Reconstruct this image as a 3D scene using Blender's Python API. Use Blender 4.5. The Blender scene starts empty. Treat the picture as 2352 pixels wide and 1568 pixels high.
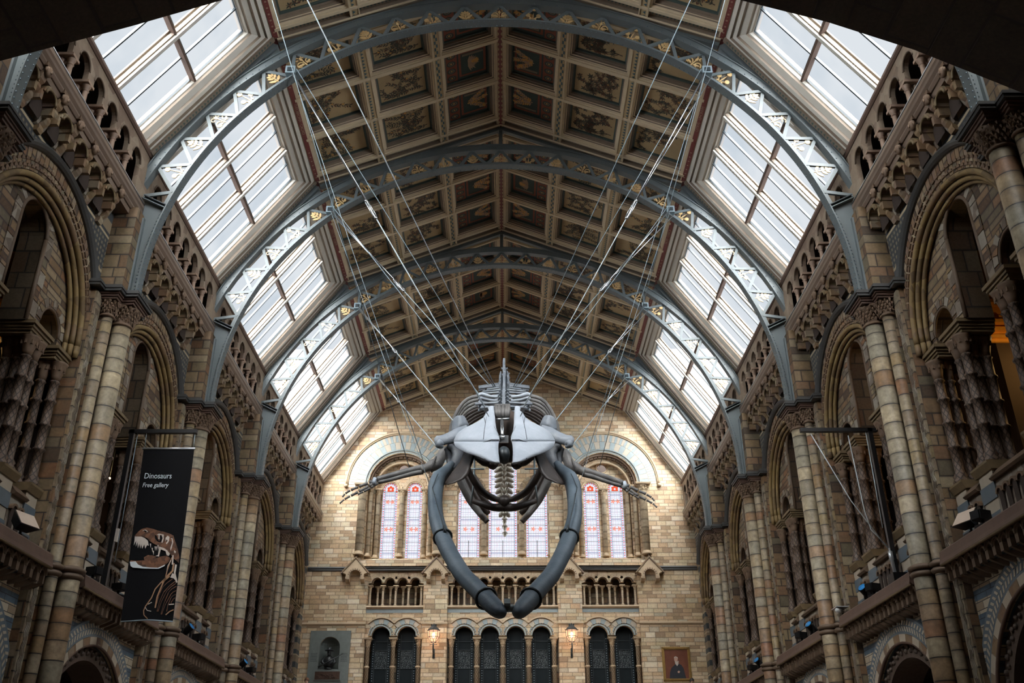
import bpy, bmesh, math, random
from math import sin, cos, pi, sqrt, atan2, radians as R
from mathutils import Vector, Matrix, noise
random.seed(7)
SC = bpy.context.scene
COL = SC.collection

# ------------------------------------------------------------------ camera
BAY = 6.0
Y0 = 18.13            # near face of the first roof truss in full view
YK = Y0 + 0.13        # its middle plane
YB = 42.13            # end wall
F_PX = 2191.29
PITCH, YAW, ROLL = R(27.1651), R(0.4033), R(-0.2772)
CAM = Vector((0.161, 0.0, 1.7))
fw = Vector((sin(YAW)*cos(PITCH), cos(YAW)*cos(PITCH), sin(PITCH)))
rt = Vector((cos(YAW), -sin(YAW), 0)); up = rt.cross(fw)
rt2 = cos(ROLL)*rt + sin(ROLL)*up; up2 = -sin(ROLL)*rt + cos(ROLL)*up
cd = bpy.data.cameras.new('camera'); cam = bpy.data.objects.new('camera', cd); COL.objects.link(cam)
cam.matrix_world = Matrix(((rt2.x, up2.x, -fw.x, CAM.x), (rt2.y, up2.y, -fw.y, CAM.y), (rt2.z, up2.z, -fw.z, CAM.z), (0, 0, 0, 1)))
cd.sensor_width = 36; cd.lens = F_PX/2352*36; cd.clip_end = 300
SC.camera = cam
SC.view_settings.view_transform = 'Standard'; SC.view_settings.look = 'None'
SC.view_settings.exposure = 0.0; SC.view_settings.gamma = 1.0; SC.view_settings.use_curve_mapping = False
SC.cycles.use_denoising = True
SC.cycles.max_bounces = 8; SC.cycles.diffuse_bounces = 5; SC.cycles.glossy_bounces = 3
SC.cycles.transparent_max_bounces = 8; SC.cycles.sample_clamp_indirect = 4.0
SC.cycles.caustics_reflective = False; SC.cycles.caustics_refractive = False

def at(x, y, Y):
    """a spot of the place at distance Y down the hall that the photograph shows at (x, y)"""
    v = fw + rt2*((x-1176)/F_PX) - up2*((y-784)/F_PX)
    return CAM + v*((Y-CAM.y)/v.y)

# ------------------------------------------------------------------ light: overcast sky, veiled sun from the south
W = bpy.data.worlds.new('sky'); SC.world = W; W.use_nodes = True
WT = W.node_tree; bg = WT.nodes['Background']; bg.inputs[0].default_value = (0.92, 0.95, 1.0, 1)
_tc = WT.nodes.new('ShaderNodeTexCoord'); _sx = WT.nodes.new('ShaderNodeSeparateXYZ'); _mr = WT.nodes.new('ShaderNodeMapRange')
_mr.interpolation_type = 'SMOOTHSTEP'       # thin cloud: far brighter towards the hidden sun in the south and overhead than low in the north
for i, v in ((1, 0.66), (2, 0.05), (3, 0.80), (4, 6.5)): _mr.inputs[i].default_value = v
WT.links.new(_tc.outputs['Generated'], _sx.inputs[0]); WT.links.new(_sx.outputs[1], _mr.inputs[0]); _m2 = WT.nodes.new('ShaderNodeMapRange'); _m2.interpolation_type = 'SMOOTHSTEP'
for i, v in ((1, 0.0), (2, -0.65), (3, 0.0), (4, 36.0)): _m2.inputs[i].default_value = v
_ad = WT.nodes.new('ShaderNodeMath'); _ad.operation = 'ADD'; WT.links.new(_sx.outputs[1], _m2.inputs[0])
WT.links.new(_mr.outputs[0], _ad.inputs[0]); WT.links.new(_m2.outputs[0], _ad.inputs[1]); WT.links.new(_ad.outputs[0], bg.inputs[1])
sd = bpy.data.lights.new('veiled_sun', 'SUN'); sd.energy = 34.0; sd.angle = R(70); sd.color = (1.0, 0.93, 0.84)
sun = bpy.data.objects.new('veiled_sun', sd); COL.objects.link(sun)
sun.rotation_euler = Vector((0.10, 0.80, -0.60)).to_track_quat('-Z', 'Y').to_euler()
sun.location = (0, -10, 40)

# ------------------------------------------------------------------ materials
MATS = {}
class NT:
    def __init__(s, name, rough=0.7, metal=0.0):
        m = bpy.data.materials.new(name); m.use_nodes = True; s.m = m; s.t = m.node_tree; s.n = s.t.nodes
        s.b = s.n['Principled BSDF']; s.b.inputs['Roughness'].default_value = rough; s.b.inputs['Metallic'].default_value = metal
        MATS[name] = m
    def node(s, typ, **kw):
        n = s.n.new(typ)
        for k, v in kw.items():
            if k.startswith('i_'):
                key = k[2:]; key = int(key) if key.isdigit() else key.replace('_', ' ')
                s.set(n, key, v)
            else: setattr(n, k, v)
        return n
    def set(s, n, key, v):
        if isinstance(v, bpy.types.NodeSocket): s.t.links.new(v, n.inputs[key])
        else: n.inputs[key].default_value = v
    def math(s, op, a, b=None, c=None):
        n = s.n.new('ShaderNodeMath'); n.operation = op
        for i, v in enumerate((a, b, c)):
            if v is not None: s.set(n, i, v)
        return n.outputs[0]
    def mix(s, f, a, b, typ='MIX'):
        n = s.n.new('ShaderNodeMix'); n.data_type = 'RGBA'; n.blend_type = typ
        s.set(n, 0, f); s.set(n, 6, a if not isinstance(a, tuple) else (*a[:3], 1)); s.set(n, 7, b if not isinstance(b, tuple) else (*b[:3], 1))
        return n.outputs[2]
    def ramp(s, f, stops, interp='LINEAR'):
        n = s.n.new('ShaderNodeValToRGB'); s.t.links.new(f, n.inputs[0]); n.color_ramp.interpolation = interp
        el = n.color_ramp.elements
        el[0].position = stops[0][0]; el[0].color = (*stops[0][1], 1)
        el[1].position = stops[-1][0]; el[1].color = (*stops[-1][1], 1)
        for p, c in stops[1:-1]:
            e = el.new(p); e.color = (*c, 1)
        return n.outputs[0]
    def noise(s, vec, scale, detail=3, rough=0.55):
        n = s.node('ShaderNodeTexNoise'); s.set(n, 'Scale', scale); s.set(n, 'Detail', detail); s.set(n, 'Roughness', rough)
        if vec is not None: s.t.links.new(vec, n.inputs['Vector'])
        return n.outputs[0]
    def obj(s):
        return s.node('ShaderNodeTexCoord').outputs['Object']
    def xyz(s, v):
        n = s.node('ShaderNodeSeparateXYZ'); s.t.links.new(v, n.inputs[0]); return n.outputs
    def comb(s, x, y, z=0.0):
        n = s.node('ShaderNodeCombineXYZ'); s.set(n, 0, x); s.set(n, 1, y); s.set(n, 2, z); return n.outputs[0]
    def boxuv(s):
        """wall coordinates: along the wall and up, whichever way the face looks"""
        g = s.node('ShaderNodeNewGeometry'); N = s.xyz(g.outputs['True Normal']); P = s.xyz(g.outputs['Position'])
        ax = s.math('ABSOLUTE', N[0]); ay = s.math('ABSOLUTE', N[1]); az = s.math('ABSOLUTE', N[2])
        sel = s.math('GREATER_THAN', ax, ay)
        u = s.math('ADD', s.math('MULTIPLY', sel, P[1]), s.math('MULTIPLY', s.math('SUBTRACT', 1.0, sel), P[0]))
        flat = s.math('GREATER_THAN', az, 0.75)
        w = s.math('ADD', s.math('MULTIPLY', flat, P[0]), s.math('MULTIPLY', s.math('SUBTRACT', 1.0, flat), P[2]))
        u = s.math('ADD', s.math('MULTIPLY', flat, P[1]), s.math('MULTIPLY', s.math('SUBTRACT', 1.0, flat), u))
        return u, w, P
    def base(s, c):
        if isinstance(c, tuple): s.b.inputs['Base Color'].default_value = (*c[:3], 1)
        else: s.t.links.new(c, s.b.inputs['Base Color'])
    def bump(s, h, strength=0.4, dist=0.02):
        n = s.node('ShaderNodeBump'); s.set(n, 'Height', h); s.set(n, 'Strength', strength); s.set(n, 'Distance', dist)
        s.t.links.new(n.outputs[0], s.b.inputs['Normal'])

def plain(name, c, rough=0.6, metal=0.0, var=0.12, scale=6.0):
    t = NT(name, rough, metal)
    n = t.noise(t.obj(), scale)
    t.base(t.mix(n, tuple(x*(1-var) for x in c), tuple(min(1, x*(1+var)) for x in c)))
    return t.m

def blocky(name, cols, sc=4.5, rough=.65, dirt=.5):
    t = NT(name, rough)
    g = t.node('ShaderNodeNewGeometry'); v = t.node('ShaderNodeTexVoronoi'); t.t.links.new(g.outputs['Position'], v.inputs['Vector']); t.set(v, 'Scale', sc)
    c = t.ramp(t.xyz(v.outputs['Color'])[0], cols); n = t.noise(g.outputs['Position'], 7, 4, .65)
    c = t.mix(t.math('MULTIPLY', n, dirt), c, (.05, .035, .025)); t.base(c); t.bump(n, .4, .015)

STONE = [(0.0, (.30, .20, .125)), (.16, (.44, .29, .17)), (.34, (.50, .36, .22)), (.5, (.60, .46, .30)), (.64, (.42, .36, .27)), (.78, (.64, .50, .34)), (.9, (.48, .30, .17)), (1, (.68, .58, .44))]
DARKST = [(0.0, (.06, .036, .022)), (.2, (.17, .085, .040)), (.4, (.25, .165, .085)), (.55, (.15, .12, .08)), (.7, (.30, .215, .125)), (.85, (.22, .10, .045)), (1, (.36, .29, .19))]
def ashlar(name, stops, bw=0.46, rh=0.2, mortar=0.012, mcol=(.07, .05, .04), tint=None, grime=.5, rough=.6):
    t = NT(name, rough)
    u, w, P = t.boxuv()
    w2 = t.math('ADD', w, t.math('MULTIPLY', t.math('SINE', t.math('MULTIPLY', w, 5.1)), 0.055))
    v = t.comb(u, w2)
    b = t.node('ShaderNodeTexBrick', offset=0.42, squash=1.3, squash_frequency=3)
    t.t.links.new(v, b.inputs['Vector'])
    t.set(b, 'Color1', (0, 0, 0, 1)); t.set(b, 'Color2', (1, 1, 1, 1)); t.set(b, 'Mortar', (0.5, 0.5, 0.5, 1)); t.set(b, 'Scale', 1.0)
    t.set(b, 'Mortar Size', mortar); t.set(b, 'Brick Width', bw); t.set(b, 'Row Height', rh); t.set(b, 'Mortar Smooth', 0.2)
    c = t.ramp(b.outputs['Color'], stops)
    n = t.noise(v, 1.1, 4); n2 = t.noise(v, 18, 4, 0.65)
    n3 = t.noise(v, 4.5, 5, 0.7)
    c = t.mix(t.math('MULTIPLY', t.ramp(n3, [(.35, (0, 0, 0)), (.68, (1, 1, 1))]), grime), c, (.065, .055, .035), 'MIX')
    c = t.mix(t.math('MULTIPLY', t.ramp(n, [(.45, (0, 0, 0)), (.7, (1, 1, 1))]), .35), c, t.mix(1.0, c, (.62, .80, .62), 'MULTIPLY'))
    c = t.mix(0.5, c, t.ramp(n2, [(0.25, (.2, .2, .2)), (0.7, (.8, .8, .8))]), 'OVERLAY')
    e = t.node('ShaderNodeTexBrick', offset=0.42, squash=1.3, squash_frequency=3); t.t.links.new(v, e.inputs['Vector'])
    t.set(e, 'Scale', 1.0); t.set(e, 'Mortar Size', 0.05); t.set(e, 'Brick Width', bw); t.set(e, 'Row Height', rh); t.set(e, 'Mortar Smooth', 1.0)
    c = t.mix(t.math('MULTIPLY', e.outputs['Fac'], grime), c, t.mix(1.0, c, (.38, .34, .30), 'MULTIPLY'))
    if tint: c = t.mix(1.0, c, tint, 'MULTIPLY')
    c = t.mix(b.outputs['Fac'], c, mcol)
    t.base(c)
    h = t.math('SUBTRACT', t.math('MULTIPLY', n2, 0.3), b.outputs['Fac'])
    t.bump(h, 0.55, 0.012)
    return t.m
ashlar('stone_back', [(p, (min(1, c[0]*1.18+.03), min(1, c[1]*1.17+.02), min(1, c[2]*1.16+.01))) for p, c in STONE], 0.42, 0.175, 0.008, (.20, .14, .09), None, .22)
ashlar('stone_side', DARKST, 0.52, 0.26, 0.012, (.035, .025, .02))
ashlar('stone_reveal_shaded', [(p, (c[0]*.34, c[1]*.30, c[2]*.28)) for p, c in DARKST], 0.5, 0.42, 0.012, (.012, .009, .007))  # darker copy of the side stone: shade of the reveals put into its colour
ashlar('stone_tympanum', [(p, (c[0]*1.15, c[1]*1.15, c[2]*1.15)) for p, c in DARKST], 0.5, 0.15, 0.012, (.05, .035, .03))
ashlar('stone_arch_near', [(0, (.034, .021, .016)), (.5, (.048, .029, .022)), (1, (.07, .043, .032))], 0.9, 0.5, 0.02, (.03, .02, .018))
def striped(name, z0):
    """slate blue and cream courses"""
    t = NT(name, 0.6)
    u, w, P = t.boxuv()
    ph = t.math('FRACT', t.math('DIVIDE', t.math('SUBTRACT', w, z0), 0.42))
    dark = t.math('GREATER_THAN', ph, 0.56)
    b = t.node('ShaderNodeTexBrick', offset=0.5); t.t.links.new(t.comb(u, w), b.inputs['Vector'])
    t.set(b, 'Color1', (0, 0, 0, 1)); t.set(b, 'Color2', (1, 1, 1, 1)); t.set(b, 'Scale', 1.0); t.set(b, 'Mortar Size', 0.007); t.set(b, 'Brick Width', 0.4); t.set(b, 'Row Height', 0.14)
    cream = t.ramp(b.outputs['Color'], [(0, (.30, .22, .14)), (.5, (.44, .36, .25)), (1, (.52, .45, .33))])
    slate = t.ramp(t.noise(t.comb(u, w), 3), [(.3, (.055, .085, .12)), (.7, (.10, .14, .175))])
    c = t.mix(dark, cream, slate)
    c = t.mix(b.outputs['Fac'], c, (.03, .03, .03)); t.base(c)
    return t.m
striped('stone_striped', 5.54)
def spandrel(name):
    """slate ground with cream diamonds in a band, cream lines"""
    t = NT(name, 0.6)
    u, w, P = t.boxuv()
    ck = t.node('ShaderNodeTexChecker'); t.set(ck, 'Scale', 15.0); t.set(ck, 'Color1', (0, 0, 0, 1)); t.set(ck, 'Color2', (1, 1, 1, 1))
    a = t.math('ADD', u, w); d = t.math('SUBTRACT', u, w)
    t.t.links.new(t.comb(u, w, 0.013), ck.inputs['Vector'])
    row = t.math('GREATER_THAN', t.math('FRACT', t.math('MULTIPLY', w, 7.5)), 0.5)
    cell = t.math('MULTIPLY', ck.outputs['Color'], row)
    rnd = t.node('ShaderNodeTexWhiteNoise'); t.t.links.new(t.comb(t.math('FLOOR', t.math('MULTIPLY', u, 9)), t.math('FLOOR', t.math('MULTIPLY', w, 9))), rnd.inputs['Vector'])
    chk = t.mix(cell, t.mix(rnd.outputs['Value'], (.028, .034, .038), (.055, .062, .065)), (.22, .18, .12))
    band = t.math('FRACT', t.math('DIVIDE', t.math('SUBTRACT', w, 12.04), 0.5))
    isb = t.math('MULTIPLY', t.math('GREATER_THAN', w, 12.55), t.math('LESS_THAN', w, 13.4))
    st = t.mix(t.math('GREATER_THAN', band, 0.55), (.24, .18, .11), (.04, .046, .05))
    c = t.mix(isb, st, chk)
    line = t.math('LESS_THAN', t.math('ABSOLUTE', t.math('SUBTRACT', t.math('FRACT', t.math('DIVIDE', t.math('SUBTRACT', w, 12.55), 0.85)), 0.03)), 0.04)
    c = t.mix(line, c, (.42, .33, .21))
    t.base(c)
    return t.m
spandrel('stone_spandrel')
def banded(name, cols, h=0.33, rough=0.5, joint=0.02, grime=0.55):
    """shafts built of drums of changing colour"""
    t = NT(name, rough)
    g = t.node('ShaderNodeNewGeometry'); P = t.xyz(g.outputs['Position'])
    z = t.math('ADD', t.math('DIVIDE', P[2], h), t.math('MULTIPLY', t.math('SINE', t.math('MULTIPLY', P[2], 2.3)), 0.25))
    cell = t.math('FLOOR', z)
    wn = t.node('ShaderNodeTexWhiteNoise'); t.t.links.new(t.comb(t.math('FLOOR', t.math('DIVIDE', P[1], 3.0)), cell, t.math('SIGN', P[0])), wn.inputs['Vector'])
    c = t.ramp(wn.outputs['Value'], cols)
    n = t.noise(g.outputs['Position'], 9, 4, .65); nb = t.noise(g.outputs['Position'], 2.6, 5, .7)
    c = t.mix(t.math('MULTIPLY', t.ramp(nb, [(.38, (0, 0, 0)), (.66, (1, 1, 1))]), grime), c, (.085, .07, .045))
    c = t.mix(.5, c, t.ramp(n, [(.28, (.22, .22, .22)), (.7, (.78, .78, .78))]), 'OVERLAY')
    fr = t.math('FRACT', z)
    ed = t.math('MAXIMUM', t.math('SUBTRACT', 1.0, t.math('MULTIPLY', fr, 5)), t.math('SUBTRACT', t.math('MULTIPLY', fr, 5), 4))
    c = t.mix(t.math('MULTIPLY', t.math('MAXIMUM', ed, 0.0), .5), c, t.mix(1.0, c, (.35, .32, .28), 'MULTIPLY'))
    j = t.math('LESS_THAN', fr, joint/h)
    c = t.mix(j, c, (.025, .02, .018))
    t.base(c); t.bump(t.math('SUBTRACT', t.math('MULTIPLY', n, .2), j), 0.5, 0.01)
    return t.m
banded('shaft_big', [(0, (.25, .14, .07)), (.25, (.36, .27, .16)), (.5, (.26, .235, .175)), (.75, (.42, .34, .22)), (1, (.27, .12, .06))], 0.34)
banded('shaft_small', [(0, (.29, .22, .14)), (.3, (.24, .18, .12)), (.6, (.35, .29, .20)), (.85, (.30, .22, .11)), (1, (.22, .10, .05))], 0.30)
banded('shaft_back', [(0, (.64, .52, .36)), (.5, (.56, .44, .29)), (1, (.70, .59, .43))], 0.42, .5, .012, .16)
blocky('stone_roll', [(0, (.13, .08, .035)), (.4, (.26, .17, .06)), (.7, (.32, .22, .085)), (1, (.20, .12, .06))], 3.6)
def carved_shaft(name, c1, c2, s=9.0):
    t = NT(name, 0.6)
    o = t.xyz(t.obj()); ang = t.math('ARCTAN2', o[1], o[0])
    a = t.math('SINE', t.math('ADD', t.math('MULTIPLY', ang, 3), t.math('MULTIPLY', o[2], s*2.2)))
    b = t.math('SINE', t.math('SUBTRACT', t.math('MULTIPLY', ang, 3), t.math('MULTIPLY', o[2], s*2.2)))
    d = t.math('MAXIMUM', t.math('ABSOLUTE', a), t.math('ABSOLUTE', b))
    m = t.math('GREATER_THAN', d, 0.93)
    n = t.noise(t.obj(), 14)
    c = t.mix(n, c1, c2); c = t.mix(m, c, tuple(x*0.45 for x in c1)); t.base(c); t.bump(d, 0.35, 0.008)
    return t.m
carved_shaft('carved_shaft_dark', (.10, .065, .045), (.18, .12, .08))
carved_shaft('carved_shaft_light', (.42, .31, .20), (.55, .43, .30))
plain('moulding_brown', (.12, .078, .048), .6, 0, .3, 5)
plain('moulding_mustard', (.17, .12, .06), .55, 0, .35, 7)
plain('moulding_slate', (.055, .055, .052), .5, 0, .25, 5)
plain('moulding_buff', (.52, .39, .25), .65, 0, .2, 6)
plain('moulding_redbrown', (.115, .068, .048), .6, 0, .25, 6)
plain('capital_brown', (.16, .10, .06), .65, 0, .45, 11)
plain('capital_buff', (.46, .34, .21), .65, 0, .35, 12)
plain('slate_block', (.12, .155, .18), .5, 0, .15, 4)
plain('cream_block', (.48, .41, .31), .6, 0, .15, 5)
plain('hood_slate', (.30, .345, .34), .55, 0, .2, 5)
plain('cornice_stone', (.21, .15, .11), .32, 0, .25, 4)
blocky('gallery_stone', [(0, (.20, .13, .09)), (.5, (.30, .22, .15)), (1, (.36, .28, .20))], 3.2)
plain('gallery_shaft', (.30, .20, .14), .55, 0, .3, 6)
blocky('corbel_tan', [(0, (.26, .15, .08)), (.4, (.33, .23, .12)), (.7, (.22, .14, .10)), (1, (.42, .34, .22))])
blocky('corbel_grey', [(0, (.15, .11, .08)), (.5, (.30, .25, .19)), (1, (.40, .36, .29))])
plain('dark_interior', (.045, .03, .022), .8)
plain('carved_frieze', (.09, .062, .045), .7, 0, .6, 16)
plain('floor_stone', (.24, .19, .15), .5, 0, .3, 2)
plain('cream_paint', (.64, .60, .52), .42, 0, .08, 5)
plain('cream_paint_dim', (.74, .62, .43), .45, 0, .1, 5)
plain('brown_paint', (.24, .185, .135), .5, 0, .2, 5)
plain('green_paint', (.07, .10, .09), .5, 0, .2, 5)
plain('iron_blue', (.135, .16, .165), .42, 0.1, .08, 3)
plain('iron_dark', (.03, .04, .045), .45, 0.1, .1, 3)
plain('rivet', (.13, .18, .21), .4, 0.2)
plain('gilt', (.72, .50, .24), .35, 0.35, .15, 12)
plain('black_frame', (.012, .012, .013), .35)
plain('black_metal', (.010, .010, .011), .4, .3)
plain('grey_slab', (.17, .19, .175), .45, 0, .25, 5)
plain('bronze', (.035, .038, .038), .35, .5, .4, 9)
plain('relief_bronze', (.09, .05, .035), .4, .3, .5, 14)
plain('gold_frame', (.45, .28, .09), .35, .5, .3, 12)
plain('skin', (.55, .34, .25), .5)
plain('hair_dark', (.03, .02, .015), .6)
plain('cloth_dark', (.03, .032, .04), .8)
plain('steel', (.55, .58, .60), .25, .9, .05)
plain('cable_steel', (.42, .47, .49), .5, .1, .05)
plain('cable_grey', (.26, .33, .36), .5, .1, .05)
plain('white_plastic', (.62, .62, .60), .4)
plain('lens_blue', (.03, .30, .75), .2)
plain('flood_glass', (.62, .50, .40), .25)
plain('silver_rail', (.55, .57, .58), .3, .6)
plain('banner_black', (.0045, .0045, .0055), .7, 0, .1); MATS['banner_black'].node_tree.nodes['Principled BSDF'].inputs['Specular IOR Level'].default_value = .12
plain('print_white', (.66, .72, .74), .6, 0, .05)
blocky('print_brown', [(0, (.06, .022, .01)), (.5, (.15, .055, .022)), (1, (.26, .11, .05))], 14, .6, .55)
plain('print_tan', (.36, .20, .11), .6, 0, .35, 9)
plain('print_bone', (.55, .48, .42), .6, 0, .3, 9)
plain('red_strip', (.20, .045, .04), .5, 0, .15)
plain('strip_ornament', (.40, .25, .18), .5)
plain('strip_tan', (.52, .40, .22), .5)
plain('strip_teal', (.06, .12, .15), .5)
plain('panel_ochre', (.50, .37, .20), .6, 0, .22, 1.6)
plain('panel_green', (.035, .06, .052), .6, 0, .2, 2)
plain('panel_red', (.23, .065, .035), .6, 0, .2)
plain('leaf_dark', (.055, .06, .045), .6, 0, .4, 5)
plain('leaf_faint', (.22, .17, .10), .6, 0, .2, 5)
plain('leaf_brown', (.13, .06, .035), .6, 0, .4, 5)
plain('leaf_gold', (.62, .34, .10), .35, .3, .25, 7)
plain('leaf_pale', (.42, .28, .17), .5, 0, .3, 7)
plain('branch', (.07, .055, .04), .6)
def bone(name, c1, c2, s=3.0, rough=.5):
    t = NT(name, rough)
    n = t.noise(t.obj(), s, 5, .6); n2 = t.noise(t.obj(), s*7, 4, .7)
    c = t.mix(t.ramp(n, [(.3, (0, 0, 0)), (.7, (1, 1, 1))]), c1, c2)
    t.base(t.mix(t.math('MULTIPLY', n2, .35), c, tuple(x*.45 for x in c1))); t.bump(n2, .35, .02)
    return t.m
bone('bone_pale', (.36, .41, .47), (.47, .52, .58), 2.5)
bone('bone_grey', (.17, .20, .24), (.28, .31, .34), 3)
bone('bone_jaw', (.065, .095, .125), (.135, .175, .21), 2)
bone('bone_brown', (.024, .017, .0145), (.052, .037, .030), 3)
bone('bone_rib', (.11, .108, .105), (.22, .215, .205), 3)
bone('bone_dark', (.07, .08, .095), (.15, .165, .185), 3)
bone('bone_cream', (.48, .45, .38), (.66, .62, .54), 6)
bone('bone_limb', (.07, .072, .075), (.19, .18, .17), 4)

def sky_glass():
    t = NT('skylight_glass', .3)
    g = t.node('ShaderNodeNewGeometry')
    tr = t.node('ShaderNodeBsdfTransparent'); t.set(tr, 'Color', (.63, .64, .645, 1))
    em = t.node('ShaderNodeEmission')
    n = t.noise(g.outputs['Position'], .55, 3)
    c = t.ramp(n, [(.30, (.50, .58, .66)), (.55, (.72, .76, .80))])
    t.t.links.new(c, em.inputs[0]); t.set(em, 1, 0.38)
    ad = t.node('ShaderNodeAddShader'); t.t.links.new(tr.outputs[0], ad.inputs[0]); t.t.links.new(em.outputs[0], ad.inputs[1])
    t.t.links.new(ad.outputs[0], t.n['Material Output'].inputs[0])
    return t.m
sky_glass()
def glow(name, c, s):
    t = NT(name)
    em = t.node('ShaderNodeEmission'); t.set(em, 0, (*c, 1)); t.set(em, 1, s)
    t.t.links.new(em.outputs[0], t.n['Material Output'].inputs[0]); return t.m
glow('lamp_glow', (1.0, .72, .50), 5.0)
def lamp_shell():
    t = NT('lamp_shell', .3)
    tr = t.node('ShaderNodeBsdfTransparent'); t.set(tr, 'Color', (1, .9, .82, 1)); em = t.node('ShaderNodeEmission'); t.set(em, 0, (1, .55, .36, 1)); t.set(em, 1, .45)
    ad = t.node('ShaderNodeAddShader'); t.t.links.new(tr.outputs[0], ad.inputs[0]); t.t.links.new(em.outputs[0], ad.inputs[1]); t.t.links.new(ad.outputs[0], t.n['Material Output'].inputs[0])
lamp_shell()
glow('warm_bulb', (1.0, .72, .45), 3.0)
plain('warm_wall', (.75, .36, .05), .6, 0, .3, 3)
def stained(name):
    """leaded window that emits as if backlit: white quarries, lavender and red border, dark bars"""
    t = NT(name)
    o = t.xyz(t.obj()); x = o[0]; z = o[2]          # x is the distance from the light's own axis, scaled to -1..1 by uv below
    uv = t.xyz(t.node('ShaderNodeTexCoord').outputs['UV']); u = uv[0]; hw = uv[1]    # u: metres from axis, hw: half width
    au = t.math('ABSOLUTE', u)
    edge = t.math('SUBTRACT', hw, au)                   # distance from the edge
    border = t.math('LESS_THAN', edge, .115)
    # red triangles in the border
    fz = t.math('FRACT', t.math('DIVIDE', z, .115)); tri = t.math('ABSOLUTE', t.math('SUBTRACT', fz, .5))
    inb = t.math('DIVIDE', edge, .115)
    red = t.math('MULTIPLY', border, t.math('LESS_THAN', t.math('ADD', tri, t.math('MULTIPLY', t.math('ABSOLUTE', t.math('SUBTRACT', inb, .5)), .9)), .26))
    # hexagonal quarries
    v = t.node('ShaderNodeTexVoronoi', feature='DISTANCE_TO_EDGE'); t.t.links.new(t.comb(t.math('MULTIPLY', u, 1.0), 0.0, z), v.inputs['Vector']); t.set(v, 'Scale', 9.0); t.set(v, 'Randomness', 0.15)
    lead = t.math('MULTIPLY', t.math('LESS_THAN', v.outputs['Distance'], .05), t.math('SUBTRACT', 1.0, border))
    c = t.mix(lead, (.80, .84, .93), (.48, .45, .56))
    vc = t.node('ShaderNodeTexVoronoi'); t.t.links.new(t.comb(u, 0.0, z), vc.inputs['Vector']); t.set(vc, 'Scale', 14.0)
    lav = t.math('GREATER_THAN', t.xyz(vc.outputs['Color'])[0], .55)
    c = t.mix(t.math('MULTIPLY', lav, .16), c, (.90, .55, .60))
    c = t.mix(border, c, t.mix(tri, (.55, .62, .84), (.84, .84, .92)))
    c = t.mix(red, c, (.90, .10, .035))
    # dotted bands
    ft = t.math('FRACT', t.math('DIVIDE', t.math('SUBTRACT', z, 12.49), .39))
    bars = t.math('LESS_THAN', ft, .045)
    dots = t.math('MULTIPLY', t.math('LESS_THAN', t.math('ABSOLUTE', t.math('SUBTRACT', ft, .16)), .09), t.math('GREATER_THAN', t.math('MULTIPLY', t.math('SINE', t.math('MULTIPLY', u, 95)), t.math('SINE', t.math('MULTIPLY', z, 110))), .1))
    sel = t.math('GREATER_THAN', t.math('SINE', t.math('MULTIPLY', t.math('FLOOR', t.math('DIVIDE', t.math('SUBTRACT', z, 12.49), .39)), 2.6)), .2)
    c = t.mix(t.math('MULTIPLY', t.math('MULTIPLY', dots, sel), t.math('SUBTRACT', 1.0, border)), c, (.10, .14, .32))
    # red flowers in two registers
    for zc in (14.05, 15.35):
        dz = t.math('SUBTRACT', z, zc); du = t.math('SUBTRACT', au, t.math('MULTIPLY', hw, .33))
        rr = t.math('SQRT', t.math('ADD', t.math('MULTIPLY', dz, dz), t.math('MULTIPLY', du, du)))
        an = t.math('ARCTAN2', dz, du)
        pet = t.math('LESS_THAN', rr, t.math('MULTIPLY', .11, t.math('ABSOLUTE', t.math('SINE', t.math('MULTIPLY', an, 2.5)))))
        c = t.mix(t.math('MULTIPLY', pet, t.math('SUBTRACT', 1.0, border)), c, (.93, .25, .14))
    hv = t.math('LESS_THAN', t.math('ABSOLUTE', t.math('SUBTRACT', edge, .118)), .007)
    c = t.mix(hv, c, (.05, .10, .13)); c = t.mix(t.math('MULTIPLY', bars, .5), c, (.20, .16, .25))
    em = t.node('ShaderNodeEmission'); t.t.links.new(c, em.inputs[0]); t.set(em, 1, 1.15)
    t.t.links.new(em.outputs[0], t.n['Material Output'].inputs[0]); return t.m
stained('stained_glass')
def rose(name):
    t = NT(name)
    uv = t.xyz(t.node('ShaderNodeTexCoord').outputs['UV']); u = uv[0]; z = uv[1]
    rr = t.math('SQRT', t.math('ADD', t.math('MULTIPLY', u, u), t.math('MULTIPLY', z, z))); an = t.math('ARCTAN2', z, u)
    c = t.mix(t.math('LESS_THAN', t.math('ABSOLUTE', t.math('SUBTRACT', rr, .27)), .03), (.82, .85, .95), (.45, .50, .75))
    tri = t.math('MULTIPLY', t.math('GREATER_THAN', rr, .24), t.math('GREATER_THAN', t.math('SINE', t.math('MULTIPLY', an, 16)), .2))
    c = t.mix(tri, c, (.90, .16, .08))
    ring = t.math('LESS_THAN', t.math('ABSOLUTE', t.math('SUBTRACT', rr, .10)), t.math('MULTIPLY', .045, t.math('ADD', .6, t.math('ABSOLUTE', t.math('SINE', t.math('MULTIPLY', an, 3))))))
    c = t.mix(ring, c, (.92, .12, .05))
    em = t.node('ShaderNodeEmission'); t.t.links.new(c, em.inputs[0]); t.set(em, 1, 1.0)
    t.t.links.new(em.outputs[0], t.n['Material Output'].inputs[0]); return t.m
rose('rose_glass')
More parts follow.
